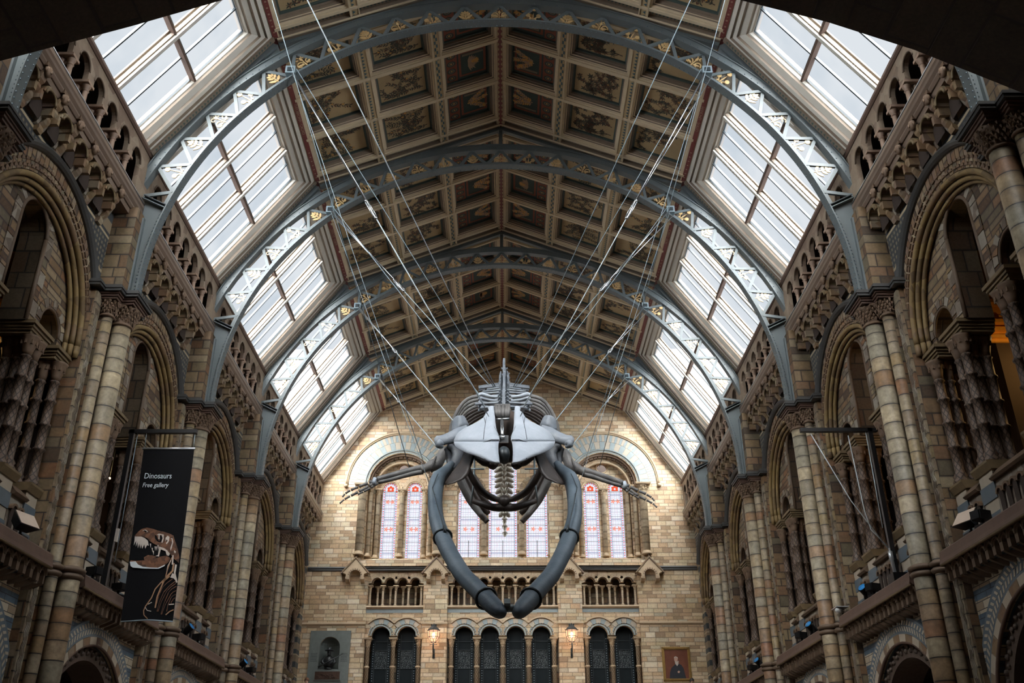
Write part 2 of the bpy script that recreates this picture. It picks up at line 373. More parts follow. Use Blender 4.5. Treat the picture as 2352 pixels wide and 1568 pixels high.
def dark_leaded(name):
    t = NT(name, .12)
    o = t.obj()
    xz = t.xyz(o)
    v = t.node('ShaderNodeTexVoronoi', feature='DISTANCE_TO_EDGE'); t.t.links.new(o, v.inputs['Vector']); t.set(v, 'Scale', 16.0); t.set(v, 'Randomness', .2)
    l = t.math('LESS_THAN', v.outputs['Distance'], .09)
    n = t.noise(o, 1.2, 2)
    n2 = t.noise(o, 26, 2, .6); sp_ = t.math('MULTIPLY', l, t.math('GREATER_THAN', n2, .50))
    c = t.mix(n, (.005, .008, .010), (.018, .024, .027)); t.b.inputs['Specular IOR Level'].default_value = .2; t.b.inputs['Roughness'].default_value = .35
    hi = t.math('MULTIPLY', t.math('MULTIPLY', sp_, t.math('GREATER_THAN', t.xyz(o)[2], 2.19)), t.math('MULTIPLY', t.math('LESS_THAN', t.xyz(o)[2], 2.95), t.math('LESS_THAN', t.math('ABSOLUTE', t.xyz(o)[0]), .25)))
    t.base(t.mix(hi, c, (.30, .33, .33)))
    return t.m
dark_leaded('leaded_glass_dark')
def portrait(name):
    t = NT(name, .35)
    uv = t.xyz(t.node('ShaderNodeTexCoord').outputs['UV']); u = uv[0]; v = uv[1]
    n = t.noise(t.comb(u, v), 3.0, 4)
    c = t.mix(n, (.11, .035, .022), (.26, .10, .06))
    t.base(c); return t.m
portrait('portrait_ground')

# ------------------------------------------------------------------ mesh helpers
class MB:
    """collects verts and faces in a frame (x, y, z) and links them as ONE mesh object"""
    def __init__(s, xf=None): s.v = []; s.f = []; s.mi = []; s.sm = []; s.xf = xf; s.uv = None
    def add(s, vs, fs, mat=0, smooth=False):
        o = len(s.v)
        s.v += [s.xf(*p) if s.xf else tuple(p) for p in vs]
        for f in fs: s.f.append([i+o for i in f]); s.mi.append(mat); s.sm.append(smooth)
    def box(s, x0, x1, y0, y1, z0, z1, mat=0):
        s.add([(x0, y0, z0), (x1, y0, z0), (x1, y1, z0), (x0, y1, z0), (x0, y0, z1), (x1, y0, z1), (x1, y1, z1), (x0, y1, z1)],
              [(0, 3, 2, 1), (4, 5, 6, 7), (0, 1, 5, 4), (1, 2, 6, 5), (2, 3, 7, 6), (3, 0, 4, 7)], mat)
    def quad(s, a, b, c, d, mat=0): s.add([a, b, c, d], [(0, 1, 2, 3)], mat)
    def prism(s, poly, axis, a0, a1, mat=0):
        """2-D outline pushed along an axis; outline coordinates are the two other axes in order"""
        n = len(poly)
        def p3(p, a): return (a, p[0], p[1]) if axis == 'x' else ((p[0], a, p[1]) if axis == 'y' else (p[0], p[1], a))
        vs = [p3(p, a0) for p in poly] + [p3(p, a1) for p in poly]
        fs = [tuple(range(n)), tuple(range(2*n-1, n-1, -1))] + [(i, (i+1) % n, (i+1) % n+n, i+n) for i in range(n)]
        s.add(vs, fs, mat)
    def lathe(s, prof, c=(0, 0), n=14, mat=0, smooth=True, capped=True, a0=0, a1=2*pi):
        k = len(prof); full = abs(a1-a0-2*pi) < 1e-6; m = n if full else n+1
        vs = [(c[0]+r*cos(a0+(a1-a0)*i/n), c[1]+r*sin(a0+(a1-a0)*i/n), z) for i in range(m) for r, z in prof]
        fs = [(i*k+j, ((i+1) % m)*k+j, ((i+1) % m)*k+j+1, i*k+j+1) for i in range(n) for j in range(k-1)]
        if capped and full: fs += [tuple(i*k for i in range(n-1, -1, -1)), tuple(i*k+k-1 for i in range(n))]
        s.add(vs, fs, mat, smooth)
    def tube(s, pts, rad, n=8, mat=0, smooth=True, flat=1.0, ref=None):
        pts = [Vector(p) for p in pts]; m = len(pts); rads = rad if isinstance(rad, (list, tuple)) else [rad]*m
        vs = []; prev = None
        for i, p in enumerate(pts):
            t = (pts[min(i+1, m-1)]-pts[max(i-1, 0)]).normalized()
            if prev is None:
                a = Vector(ref) if ref else (Vector((0, 0, 1)) if abs(t.z) < .9 else Vector((1, 0, 0)))
                nn = (a-t*a.dot(t)).normalized()
            else: nn = (prev-t*prev.dot(t)).normalized()
            prev = nn; bb = t.cross(nn)
            for j in range(n):
                a = 2*pi*j/n; vs.append(tuple(p+(nn*cos(a)+bb*sin(a)*flat)*rads[i]))
        fs = [(i*n+j, i*n+(j+1) % n, (i+1)*n+(j+1) % n, (i+1)*n+j) for i in range(m-1) for j in range(n)]
        fs += [tuple(range(n-1, -1, -1)), tuple((m-1)*n+j for j in range(n))]
        s.add(vs, fs, mat, smooth)
    def sweep(s, prof, path, frame, mat=0, closed=False, smooth=False):
        """prof: list of 2-D points, path: list of parameters, frame(t, p) -> xyz"""
        k = len(prof); m = len(path)
        vs = [frame(t, p) for t in path for p in prof]
        rng = range(m) if closed else range(m-1)
        fs = [(i*k+j, i*k+(j+1) % k, ((i+1) % m)*k+(j+1) % k, ((i+1) % m)*k+j) for i in rng for j in range(k)]
        if not closed: fs += [tuple(range(k-1, -1, -1)), tuple((m-1)*k+j for j in range(k))]
        s.add(vs, fs, mat, smooth)
    def ring(s, a, z, r0, r1, d0, d1, t0=0, t1=pi, n=24, mat=0):
        """arch ring in a wall frame (x = depth, y = along, z = up)"""
        s.sweep([(r0, d0), (r1, d0), (r1, d1), (r0, d1)], [t0+(t1-t0)*i/n for i in range(n+1)], lambda t, p: (p[1], a+p[0]*cos(t), z+p[0]*sin(t)), mat)
    def roll(s, a, z, r, d, rad, t0=0, t1=pi, n=24, mat=0, k=8):
        s.sweep([(r+rad*cos(2*pi*j/k), d+rad*sin(2*pi*j/k)) for j in range(k)], [t0+(t1-t0)*i/n for i in range(n+1)], lambda t, p: (p[1], a+p[0]*cos(t), z+p[0]*sin(t)), mat, smooth=True)
    def plate(s, outer, holes, d0, d1, mat=0, matside=None, back=True):
        """wall slab with holes; outlines are (along, up) pairs, d0 front depth, d1 back depth"""
        bm = bmesh.new(); loops = [outer]+list(holes); idx = []; flat = []
        for lp in loops:
            vs = [bm.verts.new((p[0], p[1], 0)) for p in lp]
            for i in range(len(vs)): bm.edges.new((vs[i], vs[(i+1) % len(vs)]))
            flat += vs
        bm.verts.index_update(); bmesh.ops.triangle_fill(bm, use_beauty=True, use_dissolve=False, edges=bm.edges[:])
        bm.verts.index_update()
        tris = [[v.index for v in f.verts] for f in bm.faces]; pts = [v.co.to_2d() for v in bm.verts]; bm.free()
        n = len(pts)
        s.add([(d0, p[0], p[1]) for p in pts], tris, mat)
        if back: s.add([(d1, p[0], p[1]) for p in pts], [t[::-1] for t in tris], mat)
        for lp in loops:
            m = len(lp)
            s.add([(d0, p[0], p[1]) for p in lp]+[(d1, p[0], p[1]) for p in lp], [(i, (i+1) % m, (i+1) % m+m, i+m) for i in range(m)], mat if matside is None else matside)
    def build(s, name, mats, parent=None, origin=(0, 0, 0), loc=None, recalc=True, rotz=0):
        me = bpy.data.meshes.new(name)
        me.from_pydata([(v[0]-origin[0], v[1]-origin[1], v[2]-origin[2]) for v in s.v], [], s.f)
        if isinstance(mats, str): mats = [mats]
        for m in mats: me.materials.append(MATS[m])
        me.polygons.foreach_set('material_index', s.mi); me.polygons.foreach_set('use_smooth', s.sm)
        if s.uv:
            ul = me.uv_layers.new(name='UVMap')
            for lp in me.loops: ul.data[lp.index].uv = s.uv(s.v[lp.vertex_index])
        if recalc:
            bm = bmesh.new(); bm.from_mesh(me); bmesh.ops.recalc_face_normals(bm, faces=bm.faces); bm.to_mesh(me); bm.free()
        me.update()
        o = bpy.data.objects.new(name, me); COL.objects.link(o)
        if parent: o.parent = parent; o.location = loc or (0, 0, 0)
        else: o.location = loc if loc is not None else origin
        o.rotation_euler.z = rotz
        return o
def tag(o, label=None, cat=None, group=None, kind=None):
    if label: o['label'] = label
    if cat: o['category'] = cat
    if group: o['group'] = group
    if kind: o['kind'] = kind
    return o
def thing(name, label, cat, loc=(0, 0, 0), rotz=0, group=None, kind=None):
    o = bpy.data.objects.new(name, None); o.empty_display_size = .2; COL.objects.link(o); o.location = loc; o.rotation_euler = (0, 0, rotz)
    return tag(o, label, cat, group, kind)
KIDS = {}
def kids(o): return [c for c in COL.objects if c.parent == o]
def copy_tree(o, parent=None, cache=None):
    ch = KIDS.get(o.name)
    if ch is None: ch = kids(o); KIDS[o.name] = ch
    c = o.copy(); COL.objects.link(c); c.parent = parent
    KIDS[c.name] = [copy_tree(k, c) for k in ch]
    return c
def place(proto, used, side, x, y, z, label, group=None):
    """first call moves the prototype, later calls copy it; side -1 is the left wall, turned to face the hall"""
    o = proto if not used else copy_tree(proto)
    used.append(o); o.location = (side*x, y, z); o.rotation_euler = (0, 0, 0 if side > 0 else pi)
    if label: o['label'] = label
    if group: o['group'] = group
    return o
def arch_pts(a, zb, zs, r, n=16, rz=None):
    rz = rz or r
    return [(a-r, zb), (a-r, zs)]+[(a-r*cos(pi*i/n), zs+rz*sin(pi*i/n)) for i in range(1, n)]+[(a+r, zs), (a+r, zb)]
def revise(p, o): return p

BAYS = [-1, 0, 1, 2, 3]
BN = {-1: 'nearest bay', 0: 'second bay', 1: 'third bay', 2: 'fourth bay', 3: 'bay at the end wall'}
PN = {-1: 'nearest', 0: 'second', 1: 'third', 2: 'fourth', 3: 'fifth'}
SN = {-1: 'left', 1: 'right'}
def yc(k): return YK+BAY*k+3.0            # middle of bay k
def yp(k): return YK+BAY*k                # pier k
ORD = ['first', 'second', 'third', 'fourth', 'fifth', 'sixth', 'seventh', 'eighth', 'ninth']
exec_sections = True

# ================================================================== SETTING: shell
TRIM = [0]
def trim(mb, mats, **kw):
    TRIM[0] += 1
    return tag(mb.build('trim_%d' % TRIM[0], mats, **kw), kind='structure')
m = MB(); m.box(-16, 16, -8, 46, -.3, 0); tag(m.build('floor', 'floor_stone'), kind='structure')
# upper landing at the far end, where visitors stand
m = MB(); m.box(-8.6, 8.6, 36.5, YB+.3, 5.0, 5.62); tag(m.build('floor_landing', 'floor_stone'), kind='structure')
# outer shell that shuts out the sky: gallery rooms beside the hall, the near end, and the roof over the near bays
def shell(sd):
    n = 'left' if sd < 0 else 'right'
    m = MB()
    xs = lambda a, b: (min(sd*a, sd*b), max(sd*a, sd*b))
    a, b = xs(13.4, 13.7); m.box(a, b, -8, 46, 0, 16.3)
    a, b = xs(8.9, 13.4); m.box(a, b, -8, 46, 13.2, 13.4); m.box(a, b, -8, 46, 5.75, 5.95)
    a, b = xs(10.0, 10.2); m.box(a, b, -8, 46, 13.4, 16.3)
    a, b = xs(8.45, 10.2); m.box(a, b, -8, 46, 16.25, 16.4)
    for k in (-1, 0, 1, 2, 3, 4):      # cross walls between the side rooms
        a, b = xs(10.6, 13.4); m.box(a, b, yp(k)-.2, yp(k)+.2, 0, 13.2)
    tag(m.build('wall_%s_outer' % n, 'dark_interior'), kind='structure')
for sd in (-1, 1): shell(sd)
m = MB(); m.box(-14, 14, -8, -7.7, 0, 24); m.box(-14, 14, YB+2.2, YB+2.5, 0, 24) 
tag(m.build('wall_near_end', 'dark_interior'), kind='structure')
m = MB()
m.prism([(-5.9, 19.75), (0, 22.2), (5.9, 19.75), (5.9, 19.95), (0, 22.45), (-5.9, 19.95)], 'y', -8, 12.3)
for sd in (-1, 1): a, b = sorted((sd*8.2, sd*10.3)); m.box(a, b, -8, 12.3, 16.0, 16.2)
for sd in (-1, 1): m.prism([(sd*8.35, 16.1), (sd*5.8, 19.8), (sd*5.8, 20.0), (sd*8.55, 16.1)], 'y', -8, 5.0)  # closed slopes added out of view to keep daylight off the near walls
tag(m.build('ceiling_near_bays', 'cream_paint_dim'), kind='structure')
m = MB()
for sd in (-1, 1): m.add([(sd*8.45, 5.0, 16.15), (sd*8.45, 12.3, 16.15), (sd*5.85, 12.3, 19.9), (sd*5.85, 5.0, 19.9)], [(0, 1, 2, 3)])
tag(m.build('window_101', 'skylight_glass', recalc=False), kind='structure')
# dark transverse arch overhead, close to the camera
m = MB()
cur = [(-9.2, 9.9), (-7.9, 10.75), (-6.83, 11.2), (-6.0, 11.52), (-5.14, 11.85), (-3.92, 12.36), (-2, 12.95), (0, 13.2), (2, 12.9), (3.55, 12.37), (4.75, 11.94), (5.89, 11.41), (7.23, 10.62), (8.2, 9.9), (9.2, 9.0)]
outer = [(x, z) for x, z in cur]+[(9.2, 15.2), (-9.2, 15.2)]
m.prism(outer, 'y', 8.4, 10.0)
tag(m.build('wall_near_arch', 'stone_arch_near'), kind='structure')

# ================================================================== SIDE WALL, one bay
def side_wall():
    O = (8.65, 0, 6.0)
    big = [(-2.27, 6.32)]+[(-2.27, 10.55)]+[(-2.27*cos(pi*i/40), 10.55+2.27*sin(pi*i/40)) for i in range(1, 40)]+[(2.27, 10.55), (2.27, 6.32)]
    m = MB()
    m.plate([(-3, 5.95), (3, 5.95), (3, 14.6), (-3, 14.6)], [big], 8.65, 8.83, 0)
    # tympanum carrying three openings
    edge = [(2.05*cos(pi*i/36), 10.55+2.3*sin(pi*i/36)) for i in range(0, 37)]
    def notch(a, zs, r, n=14): return [(a-r, 10.28), (a-r, zs)]+[(a-r*cos(pi*i/n), zs+r*sin(pi*i/n)) for i in range(1, n)]+[(a+r, zs), (a+r, 10.28)]
    out = [(2.3, 10.28), (2.3, 10.5)]+[(2.3*cos(pi*i/36), 10.5+2.35*sin(pi*i/36)) for i in range(1, 36)]+[(-2.3, 10.5), (-2.3, 10.28)]
    out += notch(-1.43, 10.55, .40)+notch(0, 12.04, .50, 18)+notch(1.43, 10.55, .40)
    m.plate(out, [], 8.86, 9.38, 1, 3)
    # lower storey with its arch
    low = arch_pts(0, 0.0, 3.1, 2.2, 30)
    m.plate([(-3, -.01), (-2.2, -.01)]+[(-2.2, 3.1)]+[(-2.2*cos(pi*i/30), 3.1+2.2*sin(pi*i/30)) for i in range(1, 30)]+[(2.2, 3.1), (2.2, -.01), (3, -.01), (3, 5.95), (-3, 5.95)], [], 8.65, 9.5, 2)
    return m
def hood_and_rings():
    O = (8.65, 0, 6.0)
for k in BAYS:
    pass
mw = side_wall()
proto = tag(mw.build('wall_right', ['stone_spandrel', 'stone_tympanum', 'stone_striped', 'stone_reveal_shaded'], origin=(8.65, 0, 6.0)), kind='structure')
first = True
for sd in (1, -1):
    for k in BAYS:
        o = proto if first else proto.copy()
        if not first: COL.objects.link(o); o.name = 'wall_%s' % SN[sd]
        first = False
        o.location = (sd*8.65, yc(k), 6.0); o.rotation_euler.z = 0 if sd > 0 else pi
# wall running on past the nearest bay, behind the camera
for sd in (-1, 1):
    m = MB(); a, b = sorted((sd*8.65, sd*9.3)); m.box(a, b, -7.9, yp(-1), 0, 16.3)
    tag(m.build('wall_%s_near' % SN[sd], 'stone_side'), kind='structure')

# ---------------------------------------------------------------- arch mouldings of the upper arch (thing: one per bay)
OA = (8.65, 0, 10.5)
arch = thing('arch_moulding', None, 'arch')
m = MB(); a0 = math.asin((12.08-10.85)/2.52)
m.sweep([(2.44, 8.65), (2.44, 8.55), (2.47, 8.50), (2.52, 8.46), (2.58, 8.50), (2.62, 8.56), (2.62, 8.65)], [a0-.02+(pi-2*a0+.04)*i/40 for i in range(41)],
        lambda t, p: (p[1], p[0]*cos(t), 10.85+p[0]*sin(t)), 0)
m.build('hood_mould', 'moulding_slate', arch, OA)
m = MB()   # voussoirs with two rows of carved scales
N = 46
for i in range(N):
    t0, t1 = pi*i/N+.004, pi*(i+1)/N-.004
    ra = lambda t: 2.44
    P = lambda t, f: (cos(t)*(2.27+(2.44-2.27)*f), (10.55+2.27*sin(t))*(1-f)+(10.85+2.44*sin(t))*f)
    A, B, C, D = P(t0, 0.0), P(t1, 0.0), P(t1, 1), P(t0, 1)
    m.add([(8.60, *A), (8.60, *B), (8.60, *C), (8.60, *D), (8.66, *A), (8.66, *B), (8.66, *C), (8.66, *D)], [(0, 1, 2, 3), (0, 4, 5, 1), (1, 5, 6, 2), (2, 6, 7, 3), (3, 7, 4, 0)], i % 2)
m.build('voussoirs', ['stone_tympanum', 'corbel_tan'], arch, OA)
m = MB()
for row, ff in ((0, .12), (1, .42)):
    for i in range(N*1):
        t = pi*(i+.5*(row+1))/N
        a, z = cos(t)*(2.27+(2.44-2.27)*ff), (10.55+2.27*sin(t))*(1-ff)+(10.85+2.44*sin(t))*ff
        r = .062; pts = []
        for j in range(7):
            q = t-pi/2+pi*j/6
            pts.append((a+r*cos(q), z+r*sin(q)))
        m.add([(8.57, *p) for p in pts]+[(8.61, *p) for p in pts], [tuple(range(7))]+[(j, (j+1) % 7, (j+1) % 7+7, j+7) for j in range(7)], 0)
m.build('scale_carving', 'capital_brown', arch, OA)
m = MB()
for r, d, rad in ((2.2, 8.62, .062), (2.10, 8.70, .055), (2.03, 8.79, .05)):
    m.roll(0, 10.55, r, d, rad, 0, pi, 44, 0)
    for s_ in (-1, 1): m.tube([(d, s_*r, 10.56), (d, s_*r, 10.3)], rad, 8)
m.build('roll_moulding', 'stone_roll', arch, OA)
m = MB()   # surround of the tall light and of the two low ones
for i in range(15):
    t0 = pi*i/15+.01; t1 = pi*(i+1)/15-.01
    m.ring(0, 12.04, .57, .80, 8.84, 8.87, t0, t1, 2, i % 2)
for s_ in (-1, 1):
    for i in range(9): m.ring(s_*1.43, 10.55, .45, .62, 8.84, 8.87, pi*i/9+.02, pi*(i+1)/9-.02, 2, i % 2)
    for i in range(5): m.box(8.84, 8.87, s_*.57 if s_ > 0 else -.80, .80 if s_ > 0 else -.57, 10.45+.32*i, 10.75+.32*i, i % 2)
m.build('light_surround', ['corbel_grey', 'stone_tympanum'], arch, OA)
m = MB(); m.roll(0, 12.04, .53, 8.86, .045, 0, pi, 20)
for s_ in (-1, 1):
    m.tube([(8.86, s_*.53, 12.05), (8.86, s_*.53, 10.3)], .045, 8)
    m.roll(s_*1.43, 10.55, .42, 8.87, .03, 0, pi, 14)
m.build('light_roll', 'moulding_brown', arch, OA)
used = []
for sd in (-1, 1):
    for k in BAYS: place(arch, used, sd, 8.65, yc(k), 10.5, 'arch with scale carving and mustard rolls, %s wall, %s' % (SN[sd], BN[k]), 'carved wall arches')

# ---------------------------------------------------------------- column groups under the tympanum
OC = (8.95, 0, 6.32)
def cluster(kind):
    g = thing('column_cluster', None, 'columns')
    m = MB(); 
    w = .27 if kind == 'inner' else .24; ds, dn = 8.70, 9.42
    # striped plinth
    lv = [6.32, 6.62, 6.84, 7.12, 7.34]
    for i in range(4): m.box(ds+.02*(i % 2), dn, -w+.01*(i % 2), w-.01*(i % 2), lv[i], lv[i+1], i % 2)
    m.box(ds-.05, dn+.02, -w-.05, w+.05, 6.32, 6.42, 0)
    m.build('plinth', ['slate_block', 'cream_block'], g, OC)
    m = MB(); m.prism([(ds-.07, 7.46), (ds-.07, 7.50), (dn, 7.50), (dn, 7.34), (ds-.01, 7.34), (ds-.04, 7.40)], 'y', -w-.06, w+.06, 0)
    m.build('plinth_moulding', 'moulding_mustard', g, OC)
    spots = [(8.84, -.13), (8.84, .13), (9.06, 0), (9.28, 0)] if kind == 'inner' else [(8.80, 0), (9.05, .06), (9.30, .06)]
    for (d, a) in spots:
        r = .088
        m = MB(); prof = [(r+.07, 7.5), (r+.07, 7.56), (r+.03, 7.62), (r+.05, 7.66), (r, 7.74)]
        for j in range(1, 4):
            zz = 7.74+.50*j; prof += [(r, zz-.04), (r+.03, zz-.02), (r+.03, zz+.02), (r, zz+.04)]
        prof += [(r, 9.62), (r+.025, 9.64), (r, 9.68)]
        m.lathe([(p[0], p[1]-7.5) for p in prof], (0, 0), 12)
        o = m.build('shaft', 'carved_shaft_dark', g, (0, 0, 0)); o.location = (d-OC[0], a, 7.5-OC[2])
        m = MB(); m.lathe([(r, 9.68), (r+.01, 9.76), (r+.035, 9.86), (r+.055, 9.93), (r+.085, 10.02), (r+.10, 10.06)], (d, a), 12)
        for q in range(8):
            t = 2*pi*q/8; m.prism([(d+(r+.045)*cos(t)-.02, a+(r+.045)*sin(t)-.02), (d+(r+.045)*cos(t)+.02, a+(r+.045)*sin(t)-.02), (d+(r+.045)*cos(t)+.02, a+(r+.045)*sin(t)+.02), (d+(r+.045)*cos(t)-.02, a+(r+.045)*sin(t)+.02)], 'z', 9.88, 9.97)
        m.build('capital', 'capital_brown', g, OC)
    m = MB(); wa = w+.10
    for z0, z1, e in ((10.06, 10.12, -.05), (10.12, 10.17, -.02), (10.17, 10.23, .01), (10.23, 10.30, .05)):
        m.box(8.72-e, 9.40, -wa-e, wa+e, z0, z1, 0)
    m.build('abacus', 'moulding_mustard', g, OC)
    return g
inner = cluster('inner'); outerc = cluster('outer'); ui = []; uo = []
for sd in (-1, 1):
    for k in BAYS:
        for s_, w_ in ((-1, 'near'), (1, 'far')):
            place(inner, ui, sd, OC[0], yc(k)+s_*.96, OC[2], 'carved column group, %s side of tall opening, %s wall, %s' % (w_, SN[sd], BN[k]), 'column groups beside the tall openings')
            place(outerc, uo, sd, OC[0], yc(k)+s_*2.0, OC[2], 'slender column group at %s jamb of wall arch, %s wall, %s' % (w_, SN[sd], BN[k]), 'column groups at the arch jambs')
# parapet between the groups
OP = (8.75, 0, 6.32)
par = thing('gallery_parapet', None, 'parapet')
for a0_, a1_, c_, n_ in ((-1.76, -1.23, -1.5, 2), (-.69, .69, 0, 5), (1.23, 1.76, 1.5, 2)):
    m = MB(); m.prism([(8.68, 6.32), (8.95, 6.32), (8.95, 7.28), (8.74, 7.28), (8.72, 6.9)], 'y', a0_, a1_, 0); m.build('panel', 'corbel_grey', par, OP)
    m = MB(); m.prism([(8.62, 7.16), (8.66, 7.12), (8.98, 7.12), (8.98, 7.34), (8.80, 7.34)], 'y', a0_, a1_, 0); m.build('coping', 'moulding_brown', par, OP)
    m = MB()
    for j in range(n_):
        a = c_+(j-(n_-1)/2)*.25
        m.ring(a, 6.86, .075, .115, 8.64, 8.74, 0, pi, 8, 0)
        m.plate([(a-.07, 6.45), (a-.07, 6.86)]+[(a-.07*cos(pi*q/6), 6.86+.07*sin(pi*q/6)) for q in range(1, 6)]+[(a+.07, 6.86), (a+.07, 6.45)], [], 8.675, 8.70, 1)
    m.build('blind_arcade', ['capital_brown', 'dark_interior'], par, OP)
used = []
for sd in (-1, 1):
    for k in BAYS: place(par, used, sd, OP[0], yc(k), OP[2], 'low carved parapet between column plinths, %s wall, %s' % (SN[sd], BN[k]), 'low parapets between the plinths')
# ---------------------------------------------------------------- balcony ledge with its corbel frieze
OL = (8.4, 0, 6.0)
bal = thing('balcony_ledge', None, 'ledge')
L_ = 2.25
m = MB(); m.prism([(8.16, 6.04), (8.20, 6.02), (8.66, 6.02), (9.7, 6.02), (9.7, 6.30), (8.24, 6.30), (8.20, 6.26), (8.18, 6.12)], 'y', -L_, L_, 0)
m.build('coping', 'moulding_redbrown', bal, OL)
m = MB(); m.tube([(8.19, -L_, 6.03), (8.19, L_, 6.03)], .03, 8); m.build('edge_roll', 'moulding_mustard', bal, OL)
m = MB(); n_ = 17; sp = 2*L_/n_
holes = [[(-L_+sp*(i+.5)-sp*.30, 5.74), (-L_+sp*(i+.5)-sp*.30, 5.88)]+[(-L_+sp*(i+.5)-sp*.30*cos(pi*q/8), 5.88+sp*.30*sin(pi*q/8)) for q in range(1, 8)]+[(-L_+sp*(i+.5)+sp*.30, 5.88), (-L_+sp*(i+.5)+sp*.30, 5.74)] for i in range(n_)]
out = [(-L_, 5.74)]+[p for h in holes for p in h]+[(L_, 5.74), (L_, 6.02), (-L_, 6.02)]
m.plate(out, [], 8.27, 8.36, 0)
for i in range(n_):
    a = -L_+sp*(i+.5)
    for rr, dd in ((.33*sp, 8.262), (.42*sp, 8.25), (.5*sp, 8.24)): m.ring(a, 5.885, rr, rr+.016, dd, 8.28, 0, pi, 8, 0)
    b = -L_+sp*i
    m.prism([(8.66, 5.62), (8.50, 5.64), (8.38, 5.69), (8.28, 5.74), (8.66, 5.76)], 'y', b-.035, b+.035, 0)
m.build('corbel_frieze', ['moulding_brown', 'corbel_grey'], bal, OL)
used = []
for sd in (-1, 1):
    for k in BAYS: place(bal, used, sd, OL[0], yc(k), OL[2], 'brown balcony ledge over little corbel arches, %s wall, %s' % (SN[sd], BN[k]), 'balcony ledges')
# ---------------------------------------------------------------- lower arch surround
OW = (8.6, 0, 3.1)
la = thing('lower_arch', None, 'arch')
m = MB(); m.ring(0, 3.1, 2.34, 2.68, 8.60, 8.66, 0, pi, 44, 0)
for s_ in (-1, 1): m.box(8.60, 8.66, 2.34*s_ if s_ > 0 else -2.68, 2.68 if s_ > 0 else -2.34, 0.02, 3.1, 0)
m.build('slate_band', 'slate_block', la, OW)
m = MB(); NL = 62
for i in range(NL):
    t = pi*(i+.5)/NL
    for rr, sg in ((2.44, 1), (2.57, -1)):
        c_, s_ = cos(t), sin(t); tr = .028; dr = .05
        pts = []
        for (u_, v_) in ((-tr, -dr), (tr, -dr), (tr, dr), (-tr, dr)):
            u2 = u_+v_*.55*sg*(1 if t < pi/2 else -1); r_ = rr+v_
            pts.append((r_*c_-u2*s_, 3.1+r_*s_+u2*c_))
        m.add([(8.594, *p) for p in pts]+[(8.602, *p) for p in pts], [(0, 1, 2, 3)]+[(j, (j+1) % 4, (j+1) % 4+4, j+4) for j in range(4)], 0)
m.build('leaf_inlay', 'cream_block', la, OW)
m = MB()
for i in range(21): m.ring(0, 3.1, 2.17, 2.335, 8.59, 8.66, pi*i/21+.003, pi*(i+1)/21-.003, 3, i % 2)
m.build('voussoirs', ['corbel_tan', 'cream_block'], la, OW)
m = MB(); m.roll(0, 3.1, 2.17, 8.62, .035, 0, pi, 40); m.build('edge_roll', 'moulding_redbrown', la, OW)
m = MB(); m.ring(0, 3.1, 1.86, 2.16, 8.74, 9.45, 0, pi, 40, 0)
for i in range(48):
    t = pi*(i+.5)/48; rr = 2.0+.07*(i % 2); q = .055
    m.lathe([(.005, -.05), (q, -.02), (q, .02), (.005, .05)], (0, 0), 6); n0 = len(m.v)-24
    for j in range(n0, len(m.v)):
        x, y, z = m.v[j]; m.v[j] = (8.73+z, rr*cos(t)+x, 3.1+rr*sin(t)+y)
m.build('carved_intrados', 'carved_frieze', la, OW)
used = []
for sd in (-1, 1):
    for k in BAYS: place(la, used, sd, OW[0], yc(k), OW[2], 'round arch ringed with slate and leaf inlay, %s wall, %s' % (SN[sd], BN[k]), 'lower wall arches')

# ---------------------------------------------------------------- piers
OPR = (8.2, 0, 0)
pier = thing('wall_pier', None, 'pier')
m = MB(); m.box(8.36, 8.85, -.42, .42, 0, 11.9); m.box(8.50, 8.9, -.78, .78, 0, 11.95)
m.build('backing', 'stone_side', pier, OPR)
def drum(a, d, r, mat, name, z0, z1, n=18):
    m = MB(); m.lathe([(r, z0), (r, z1)], (d, a), n); m.build(name, mat, pier, OPR)
drum(0, 8.16, .20, 'shaft_big', 'great_shaft', 0.0, 11.42, 20)
for s_ in (-1, 1): drum(s_*.35, 8.34, .115, 'shaft_small', 'side_shaft', 0.0, 11.5, 12)
for s_ in (-1, 1):
    m = MB(); a0_, a1_ = sorted((s_*.50, s_*.76)); m.box(8.455, 8.52, a0_, a1_, 0, 11.9, 0)
    am = (a0_+a1_)/2
    for off in (-.055, 0, .055):
        for q in range(86):
            z = .15+.132*q; u0, u1 = (-.028, .028) if q % 2 else (.028, -.028)
            P4 = [(am+off+u0-.012, z), (am+off+u0+.012, z), (am+off+u1+.012, z+.132), (am+off+u1-.012, z+.132)]
            m.add([(8.437, *p) for p in P4]+[(8.457, *p) for p in P4], [(0, 1, 2, 3), (0, 4, 5, 1), (1, 5, 6, 2), (2, 6, 7, 3), (3, 7, 4, 0)], 1)
    m.build('zigzag_strip', ['shaft_small', 'corbel_grey'], pier, OPR)
